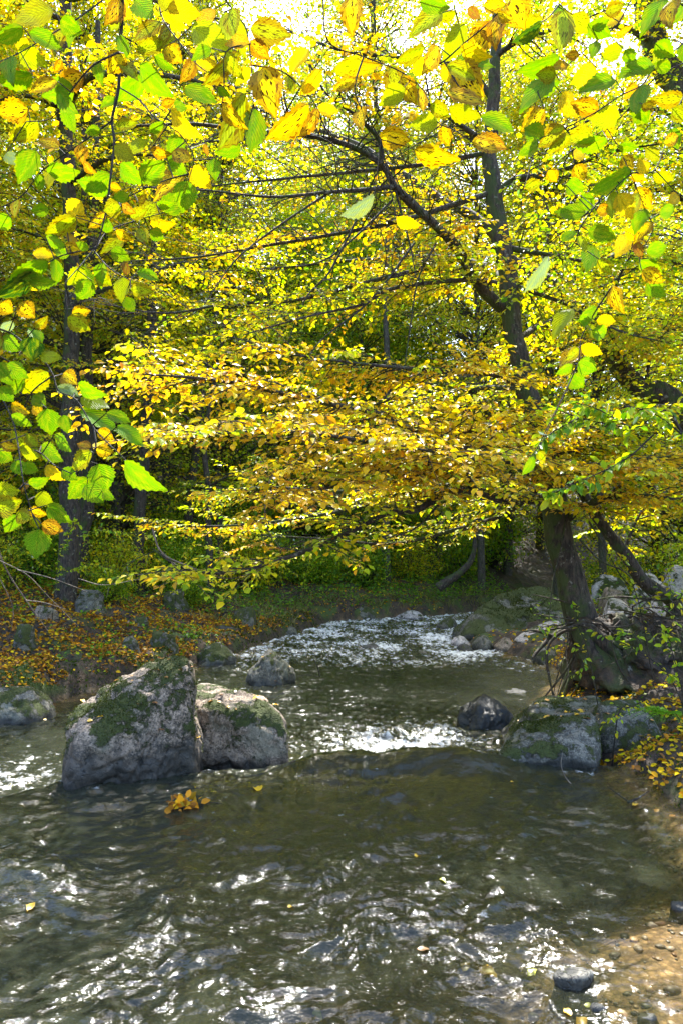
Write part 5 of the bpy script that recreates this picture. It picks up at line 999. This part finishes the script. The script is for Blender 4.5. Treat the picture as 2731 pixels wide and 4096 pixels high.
LF = {c3: [(250, 45, 40, 80, 100, 'O'), (100, 120, -20, 200, 80, 'G'), (275, 100, 375, 150, 90, 'G'), (135, 150, 290, 220, 80, 'G'), (80, 240, 215, 290, 100, 'M'), (150, 345, -20, 400, 90, 'G'), (265, 375, 130, 420, 60, 'Y'), (260, 410, 350, 525, 80, 'G'), (130, 500, -20, 520, 110, 'Y'), (175, 560, 60, 650, 100, 'M'),
   (165, 690, 80, 840, 110, 'G'), (270, 680, 170, 630, 60, 'Y'), (215, 790, 370, 790, 90, 'G'), (500, 0, 600, 80, 110, 'Y'), (620, 0, 710, 95, 110, 'G'), (570, 245, 495, 335, 100, 'Y'), (640, 300, 795, 450, 110, 'G'), (655, 350, 545, 470, 100, 'G'), (740, 100, 610, 170, 60, 'O'), (630, 230, 770, 190, 90, 'M'), (780, 110, 735, 230, 50, 'O'),
   (770, 40, 920, 60, 100, 'Y'), (880, 120, 1050, 220, 130, 'M'), (990, 40, 885, 130, 50, 'B'), (1030, 60, 1130, 230, 120, 'M'), (1150, 130, 1340, 170, 120, 'O'), (1150, 190, 1240, 270, 80, 'B'), (760, 215, 840, 290, 90, 'Y'), (970, 220, 880, 265, 60, 'G'), (1100, 240, 925, 395, 55, 'O'), (1205, 310, 1260, 525, 160, 'Y'), (850, 400, 1000, 470, 80, 'G'),
   (1000, 400, 1060, 450, 40, 'G'), (1125, 430, 980, 690, 120, 'M'), (1170, 500, 1150, 705, 115, 'G'), (1415, 480, 1250, 670, 110, 'Y'), (1475, 320, 1370, 440, 75, 'Y'), (1420, 225, 1325, 330, 60, 'Y'), (1460, 500, 1400, 640, 50, 'B'), (785, 510, 905, 640, 60, 'Y'), (690, 610, 755, 555, 50, 'G'), (530, 580, 640, 570, 55, 'M'), (580, 690, 690, 650, 60, 'M'),
   (690, 690, 790, 715, 50, 'B'), (790, 700, 885, 735, 75, 'Y'), (550, 760, 650, 840, 90, 'G'), (650, 830, 765, 740, 110, 'G'), (770, 740, 860, 800, 80, 'G'), (875, 770, 970, 865, 95, 'Y'), (980, 730, 990, 820, 70, 'G'), (1110, 680, 985, 700, 80, 'G'), (860, 830, 840, 975, 110, 'G'), (850, 800, 700, 915, 60, 'Y'), (500, 880, 340, 840, 90, 'G'), (555, 950, 475, 970, 90, 'M'),
   (370, 920, 310, 1000, 85, 'Y'), (225, 960, 140, 970, 60, 'G'), (350, 1000, 215, 1090, 95, 'M'), (350, 990, 410, 1020, 50, 'Y'), (50, 1000, -30, 1040, 80, 'G'), (690, 1030, 795, 1045, 60, 'Y'), (690, 1060, 755, 1100, 65, 'G'), (640, 1050, 680, 1120, 60, 'M'), (530, 1060, 610, 1110, 50, 'Y'), (570, 1100, 460, 1160, 60, 'M'), (210, 1090, 300, 1140, 60, 'G'),
   (150, 1170, 250, 1160, 50, 'Y'), (510, 1150, 590, 1190, 70, 'G'), (220, 1200, 30, 1290, 70, 'G'), (170, 1250, -20, 1380, 70, 'D'), (130, 1290, 260, 1310, 70, 'G'), (390, 1240, 310, 1310, 80, 'M'), (440, 1260, 510, 1310, 80, 'M'), (420, 1290, 355, 1375, 90, 'G'), (630, 1250, 735, 1285, 50, 'G'), (600, 1330, 700, 1340, 70, 'M'), (570, 1200, 590, 1270, 40, 'R'),
   (380, 750, 430, 800, 40, 'B'), (500, 850, 560, 870, 40, 'Y'), (640, 940, 670, 890, 35, 'Y'), (560, 940, 610, 980, 50, 'B'), (280, 270, 255, 340, 40, 'B'), (940, 660, 955, 720, 30, 'R'), (740, 480, 810, 460, 45, 'B'), (900, 290, 1000, 300, 70, 'Y'), (800, 480, 860, 500, 60, 'G'), (300, 1130, 380, 1160, 60, 'Y'), (310, 1070, 360, 1150, 40, 'B'), (30, 700, 70, 760, 60, 'g'), (600, 1000, 680, 960, 60, 'M'), (720, 940, 800, 940, 40, 'G')],
 c5: [(5, 180, 95, 230, 80, 'G'), (145, 170, 150, 285, 105, 'D'), (180, 260, 290, 270, 60, 'M'), (90, 15, 155, 80, 90, 'Y'), (330, 60, 420, 50, 60, 'Y'), (310, 80, 415, 140, 90, 'M'), (575, -10, 620, 60, 60, 'G'), (30, 300, 110, 350, 90, 'G'), (-10, 290, 50, 390, 80, 'G'), (220, 330, 105, 440, 100, 'M'), (290, 340, 360, 395, 85, 'Y'), (260, 400, 370, 450, 60, 'g'),
   (360, 390, 475, 450, 65, 'G'), (150, 440, 215, 490, 70, 'G'), (50, 490, 145, 520, 70, 'Y'), (150, 480, 205, 535, 60, 'Y'), (370, 450, 505, 500, 65, 'M'), (215, 500, 235, 625, 105, 'G'), (290, 530, 310, 615, 60, 'G'), (370, 500, 540, 615, 80, 'G'), (490, 520, 605, 565, 65, 'G'), (540, 580, 662, 655, 70, 'G'), (50, 530, 150, 580, 60, 'G'), (60, 600, 120, 690, 60, 'M'),
   (90, 690, 190, 720, 60, 'M'), (190, 670, 300, 745, 85, 'G'), (425, 700, 300, 780, 90, 'M'), (570, 740, 752, 892, 85, 'G'), (450, 755, 490, 885, 120, 'G'), (410, 820, 315, 915, 95, 'G'), (390, 850, 470, 930, 95, 'G'), (470, 880, 530, 920, 50, 'G'), (70, 740, 105, 810, 70, 'G'), (135, 850, 218, 830, 60, 'G'), (205, 770, 285, 830, 65, 'Y'), (285, 780, 355, 830, 65, 'G'),
   (-20, 880, 92, 880, 85, 'M'), (160, 905, 245, 935, 75, 'M'), (215, 945, 332, 1025, 85, 'G'), (-20, 960, 98, 925, 110, 'M'), (80, 990, 20, 1072, 80, 'G'), (75, 985, 150, 1010, 80, 'M'), (130, 965, 220, 990, 55, 'Y'), (190, 1030, 292, 1065, 75, 'B'), (180, 1055, 162, 1195, 115, 'G'), (130, 835, 95, 885, 30, 'B'), (150, 1000, 180, 1055, 50, 'M'), (450, 600, 520, 640, 60, 'Y'),
   (0, 660, 70, 690, 50, 'Y'), (-20, 700, 60, 740, 80, 'G'), (120, 620, 180, 680, 60, 'M'), (0, 400, 60, 470, 80, 'G'), (110, 360, 50, 440, 60, 'G'), (250, 620, 330, 700, 50, 'G'), (440, 690, 520, 700, 60, 'Y'), (100, 760, 180, 790, 60, 'G'), (60, 100, 0, 150, 50, 'g'), (160, 130, 220, 80, 50, 'O'), (420, 680, 350, 660, 50, 'B'), (0, 20, 60, 60, 80, 'Y'), (190, 200, 130, 130, 60, 'G')],
 c4: [(50, -20, 40, 138, 115, 'Y'), (360, 10, 495, 30, 90, 'G'), (460, 60, 310, 140, 70, 'M'), (575, 40, 650, 80, 55, 'R'), (565, 110, 480, 285, 110, 'M'), (690, 100, 590, 265, 125, 'Y'), (720, 60, 695, 215, 90, 'B'), (650, 30, 760, 20, 70, 'Y'), (780, -10, 835, 125, 140, 'Y'), (1020, 45, 1000, 245, 130, 'M'), (920, 100, 780, 200, 50, 'D'), (1060, 70, 1140, 150, 90, 'M'),
   (1130, 110, 1240, 170, 80, 'G'), (1170, 190, 1150, 270, 60, 'G'), (1200, 265, 1300, 210, 75, 'M'), (1260, 150, 1350, 130, 40, 'Y'), (440, 210, 380, 340, 80, 'Y'), (380, 220, 250, 290, 60, 'M'), (520, 290, 710, 275, 60, 'G'), (520, 305, 655, 450, 150, 'Y'), (460, 300, 515, 385, 65, 'Y'), (480, 430, 665, 465, 50, 'Y'), (290, 400, 170, 480, 90, 'M'), (270, 360, 340, 475, 100, 'Y'),
   (490, 490, 650, 550, 80, 'O'), (440, 560, 310, 580, 85, 'M'), (640, 535, 800, 605, 70, 'G'), (610, 640, 775, 660, 65, 'B'), (330, 685, 545, 740, 85, 'Y'), (0, 310, 180, 300, 50, 'B'), (1000, 260, 820, 360, 85, 'G'), (970, 350, 810, 495, 75, 'G'), (1000, 370, 910, 450, 50, 'G'), (930, 500, 830, 600, 95, 'Y'), (1170, 310, 1060, 385, 95, 'Y'), (1260, 370, 1090, 410, 65, 'G'),
   (1010, 430, 1080, 545, 85, 'Y'), (1020, 580, 900, 680, 100, 'O'), (900, 650, 820, 715, 70, 'G'), (1050, 620, 960, 700, 70, 'M'), (1220, 640, 1065, 685, 75, 'G'), (1270, 670, 1365, 675, 50, 'G'), (1380, 480, 1455, 500, 55, 'Y'), (1350, 500, 1410, 570, 80, 'G'), (1395, 300, 1270, 360, 80, 'G'), (1490, -10, 1366, 135, 80, 'G'), (1568, 20, 1490, 110, 80, 'G'), (1330, 780, 1130, 890, 75, 'G'),
   (1030, 850, 1112, 870, 80, 'G'), (1100, 900, 1160, 970, 70, 'G'), (1270, 890, 1335, 1005, 95, 'Y'), (1350, 870, 1420, 960, 85, 'Y'), (1170, 970, 1240, 960, 60, 'B'), (1130, 1060, 1268, 1095, 85, 'G'), (1150, 1125, 1120, 1258, 95, 'G'), (1310, 1080, 1250, 1190, 85, 'Y'), (1300, 1060, 1410, 1080, 70, 'Y'), (1400, 1160, 1500, 1130, 75, 'G'), (1380, 1240, 1480, 1300, 75, 'Y'), (1400, 1300, 1490, 1365, 80, 'G'),
   (1340, 1110, 1380, 1190, 50, 'R'), (950, 1180, 830, 1345, 45, 'g'), (150, 900, 0, 1000, 50, 'g'), (250, 1000, 360, 1055, 60, 'Y'), (1430, 300, 1520, 200, 90, 'M'), (1440, 200, 1530, 260, 80, 'G'), (1210, 60, 1300, 20, 70, 'O'), (1300, 230, 1350, 290, 60, 'G'), (1150, 130, 1230, 90, 60, 'G'), (1240, 800, 1300, 860, 60, 'M'), (1430, 800, 1530, 830, 60, 'M'), (1480, 660, 1560, 620, 60, 'Y'),
   (1290, 720, 1340, 780, 70, 'Y'), (1060, 720, 1130, 700, 60, 'Y'), (1070, 760, 1120, 830, 70, 'Y'), (950, 780, 990, 840, 60, 'Y'), (1180, 1190, 1240, 1260, 60, 'M'), (1010, 1110, 1080, 1050, 50, 'G'), (1400, 680, 1460, 740, 60, 'O'), (1520, 500, 1600, 560, 70, 'M'), (1550, 900, 1500, 930, 60, 'Y'), (1460, 980, 1540, 960, 70, 'G'), (840, 860, 920, 840, 60, 'M'), (1250, 620, 1200, 590, 50, 'Y'), (1360, 390, 1300, 450, 60, 'B')],
 c6: [(1060, 40, 960, 170, 65, 'M'), (1090, 100, 1145, 90, 60, 'G'), (1150, 140, 1228, 165, 75, 'G'), (1170, 95, 1260, 100, 60, 'Y'), (1090, 220, 1030, 280, 50, 'M'), (1100, 210, 1200, 255, 65, 'Y'), (1085, 290, 1175, 325, 90, 'G'), (1060, 300, 985, 345, 45, 'G'), (1050, 350, 1112, 405, 85, 'G'), (880, 720, 830, 810, 40, 'G'), (900, 700, 935, 740, 45, 'M')]}
LABB = {'a': 'drooping near branch with big green and yellow leaves, upper left', 'b': 'near spray of mostly green leaves reaching in from the left edge', 'c': 'near branch of spotted yellow leaves hanging at the top centre', 'd': 'near branch of green and yellow leaves sloping in from the upper right'}
twig3 = {k: [] for k in T}; woods = {k: Wood() for k in T}
DEPTH = {'a': 1.38, 'b': 1.30, 'c': 1.36, 'd': 1.48}
allp, allk = [], []
for k, paths in T.items():
    for j, pp in enumerate(paths):
        n = len(pp); dep = [DEPTH[k]+.10*math.sin(j*2.1+i*.55)*(1 if j else .4) for i in range(n)]
        P = np.array([at(x, y, d) for (x, y), d in zip(pp, dep)])
        r0 = .0036 if (j == 0 and k == 'a') else .0018
        if k == 'a' and j == 0: rr = np.linspace(.0042, .0014, n)
        else: rr = np.linspace(r0, .0009, n)
        Q, R = woods[k].tube(P, rr, 6, 6, .2, j)
        allp.append(Q); allk += [k]*len(Q)
allp = np.concatenate(allp); allk = np.array(allk)
# serrated leaf blade: NU stations along the midrib, NV across
NU = 17
def near_leaf(base, tip, width, normal_hint, curl, fold, wob):
    D = tip-base; L = np.linalg.norm(D); D = D/L
    N = normal_hint-D*np.dot(normal_hint, D); N /= np.linalg.norm(N); S = np.cross(N, D)
    u = np.linspace(0, 1, NU); prof = np.clip(np.sin(np.pi*np.clip(u, 0, 1)**.74), 0, None)**.9*(1-.25*sst(u, .7, 1.)); prof[-1] = 0; D2 = D
    vs, uv = [], []
    for i in range(NU):
        ser = 1+(.10 if i % 2 else -.07)
        for v in (-1, -.5, 0, .5, 1):
            e = ser if abs(v) == 1 else 1
            y = v*prof[i]*width*.5*e; xx = u[i]*L+(abs(v) == 1)*(.018*L if i % 2 else 0)
            z = abs(v)*prof[i]*width*.5*fold-curl*L*u[i]**2+wob*L*math.sin(u[i]*9+v*2)*abs(v)*.5+.003*L*math.sin(u[i]*62-abs(v)*8)*abs(v)*.5
            vs.append(base+D*xx+S*y+N*z); uv.append((u[i], v))
    F = [[i*5+j, i*5+j+1, (i+1)*5+j+1, (i+1)*5+j] for i in range(NU-1) for j in range(4)]
    return vs, F, uv
acc = {k: [[], [], [], [], [], []] for k in T}
ex = []
for i in RS.permutation(len(allp)-1):
    k = allk[i]
    if k != allk[i+1] or (k == 'b' and RS.rand() < .6): continue
    c_, s_ = math.cos(PITCH), math.sin(PITCH); f2 = []
    for p in (allp[i], allp[i+1]):
        fy = p[1]*c_+(p[2]-CAMZ)*s_; fz = -p[1]*s_+(p[2]-CAMZ)*c_; f2.append(((341+FPX*p[0]/fy)/K, (512-FPX*fz/fy)/K))
    (ax_, ay_), (bx_, by_) = f2
    if not (-60 < ax_ < 1620 and -60 < ay_ < 820) or (690 < ax_ < 960 and ay_ < 130) or math.hypot(bx_-ax_, by_-ay_) > 60: continue
    an = math.atan2(by_-ay_, bx_-ax_)+RS.choice([-1, 1])*RS.uniform(.5, 1.2); l = RS.uniform(34, 78)
    g_ = sum(1 for e in ex if math.hypot(e[0]-ax_, e[1]-ay_) < 34)
    if g_: continue
    pc = (['G', 'M', 'Y', 'O', 'B'], [.46, .28, .15, .07, .04]) if k != 'c' else (['G', 'M', 'Y', 'O', 'B'], [.10, .28, .45, .07, .10])
    ex.append((ax_, ay_, ax_+l*math.cos(an), ay_+l*math.sin(an)*.8+12, l*RS.uniform(.7, 1.25)*2*.62, str(RS.choice(pc[0], p=pc[1]))))
    if len(ex) > 105: break
def cid(x, y): return (x, y)
LF[cid] = ex
cn = 0
for cf, rows in LF.items():
    for (x0, y0, x1, y1, wpx, code) in rows:
        b2, t2 = cf(x0, y0), cf(x1, y1); ln = math.hypot(b2[0]-t2[0], b2[1]-t2[1])*K
        # nearest twig in the picture plane, then a depth near that twig
        b0 = at(*b2, 1.4); dist = np.linalg.norm(allp/allp[:, 1:2]-b0/b0[1]*1.0, axis=1); 
        pr = (allp-CAM)/allp[:, 1:2]; pb = (b0-CAM)/b0[1]; i = int(np.argmin(np.linalg.norm(pr-pb, axis=1))); k = allk[i]
        Yd = np.clip(allp[i][1]+RS.uniform(-.07, .07), 1.1, 1.75)
        ft = RS.uniform(-.35, .35)
        base = at(*b2, Yd); tip = at(*t2, Yd+ft*.05)
        W = wpx*.5*K/FPX*Yd*1.0
        Lr = np.linalg.norm(tip-base)
        asp = W/Lr
        view = nrm(base-CAM); sideang = math.acos(min(1, asp/.64)) if asp < .64 else 0.0
        Dn = (tip-base)/Lr; Nn = -view-Dn*np.dot(-view, Dn); Nn /= np.linalg.norm(Nn); S0 = np.cross(Nn, Dn)
        sgn = 1 if RS.rand() < .5 else -1
        Nh = Nn*math.cos(sideang*.8)+S0*math.sin(sideang*.8)*sgn
        vs, F, uv = near_leaf(base, tip, max(W, Lr*.56), Nh, RS.uniform(-.10, .28), RS.uniform(.0, .45), RS.uniform(.01, .07))
        a = acc[k]; n0 = len(a[0]); a[0] += vs; a[1] += [[q+n0 for q in f] for f in F]; a[2] += uv
        c = np.array(CL[code])*RS.uniform(.85, 1.15); a[3] += [c]*len(vs); a[4] += [cn*3.17]*len(vs)
        a[5] += [{'Y': 1., 'M': .75, 'B': 1., 'O': .9, 'R': .4}.get(code, .12)*(1 if RS.rand() < .7 else .3)]*len(vs); cn += 1
        woods[k].stick(allp[i], base, .0014, .0010)
for k in T:
    rt = thing('hanging_branch', LABB[k], 'branch', (0, 0, 0)); p0 = np.array(twigloc := allp[allk == k][0]); rt.location = tuple(p0)
    o = woods[k].build('twig', M_TWIG, rt); o.location = (0, 0, 0)
    o.data.transform(__import__('mathutils').Matrix.Translation(Vector(-p0)))
    a = acc[k]; mesh('leaves', np.array(a[0])-p0, np.array(a[1]), M_NEAR, rt, smooth=True, cols=np.clip(np.array(a[3]), 0, .9), attrs={'lid': a[4], 'spot': a[5]}, uv=np.array(a[2]))
# ------------------------------------------------------------------ camera, light, world
cam = bpy.data.cameras.new('camera'); co = bpy.data.objects.new('camera', cam); C.objects.link(co); bpy.context.scene.camera = co
cam.sensor_fit = 'VERTICAL'; cam.sensor_height = 36; cam.sensor_width = 24; cam.lens = 24; cam.clip_end = 2000; cam.clip_start = .05
co.location = tuple(CAM); co.rotation_euler = (math.pi/2+PITCH, 0, 0)
sl = bpy.data.lights.new('sun', 'SUN'); sl.energy = 3.4; sl.angle = math.radians(.55); sl.color = (1., .965, .91); so = bpy.data.objects.new('sun', sl); C.objects.link(so)
so.rotation_euler = Vector(tuple(SUN)).to_track_quat('Z', 'Y').to_euler(); so.location = (0, 0, 20)
w = bpy.data.worlds.new('World'); bpy.context.scene.world = w; w.use_nodes = True; nt = w.node_tree
sky = nt.nodes.new('ShaderNodeTexSky'); sky.sky_type = 'NISHITA'; sky.sun_disc = False; sky.sun_elevation = SUN_EL; sky.sun_rotation = SUN_AZ; sky.dust_density = 1.6; sky.air_density = 1.; sky.ozone_density = .8
bg = nt.nodes['Background']; bg.inputs[1].default_value = .15; nt.links.new(sky.outputs[0], bg.inputs[0])
sc = bpy.context.scene; sc.view_settings.view_transform = 'Standard'; sc.view_settings.look = 'None'; sc.view_settings.exposure = 2.4; sc.view_settings.gamma = 1
sc.cycles.max_bounces = 12; sc.cycles.transparent_max_bounces = 8; sc.cycles.diffuse_bounces = 8; sc.cycles.transmission_bounces = 4; sc.cycles.glossy_bounces = 3
sc.cycles.sample_clamp_indirect = 4.; sc.cycles.use_denoising = True
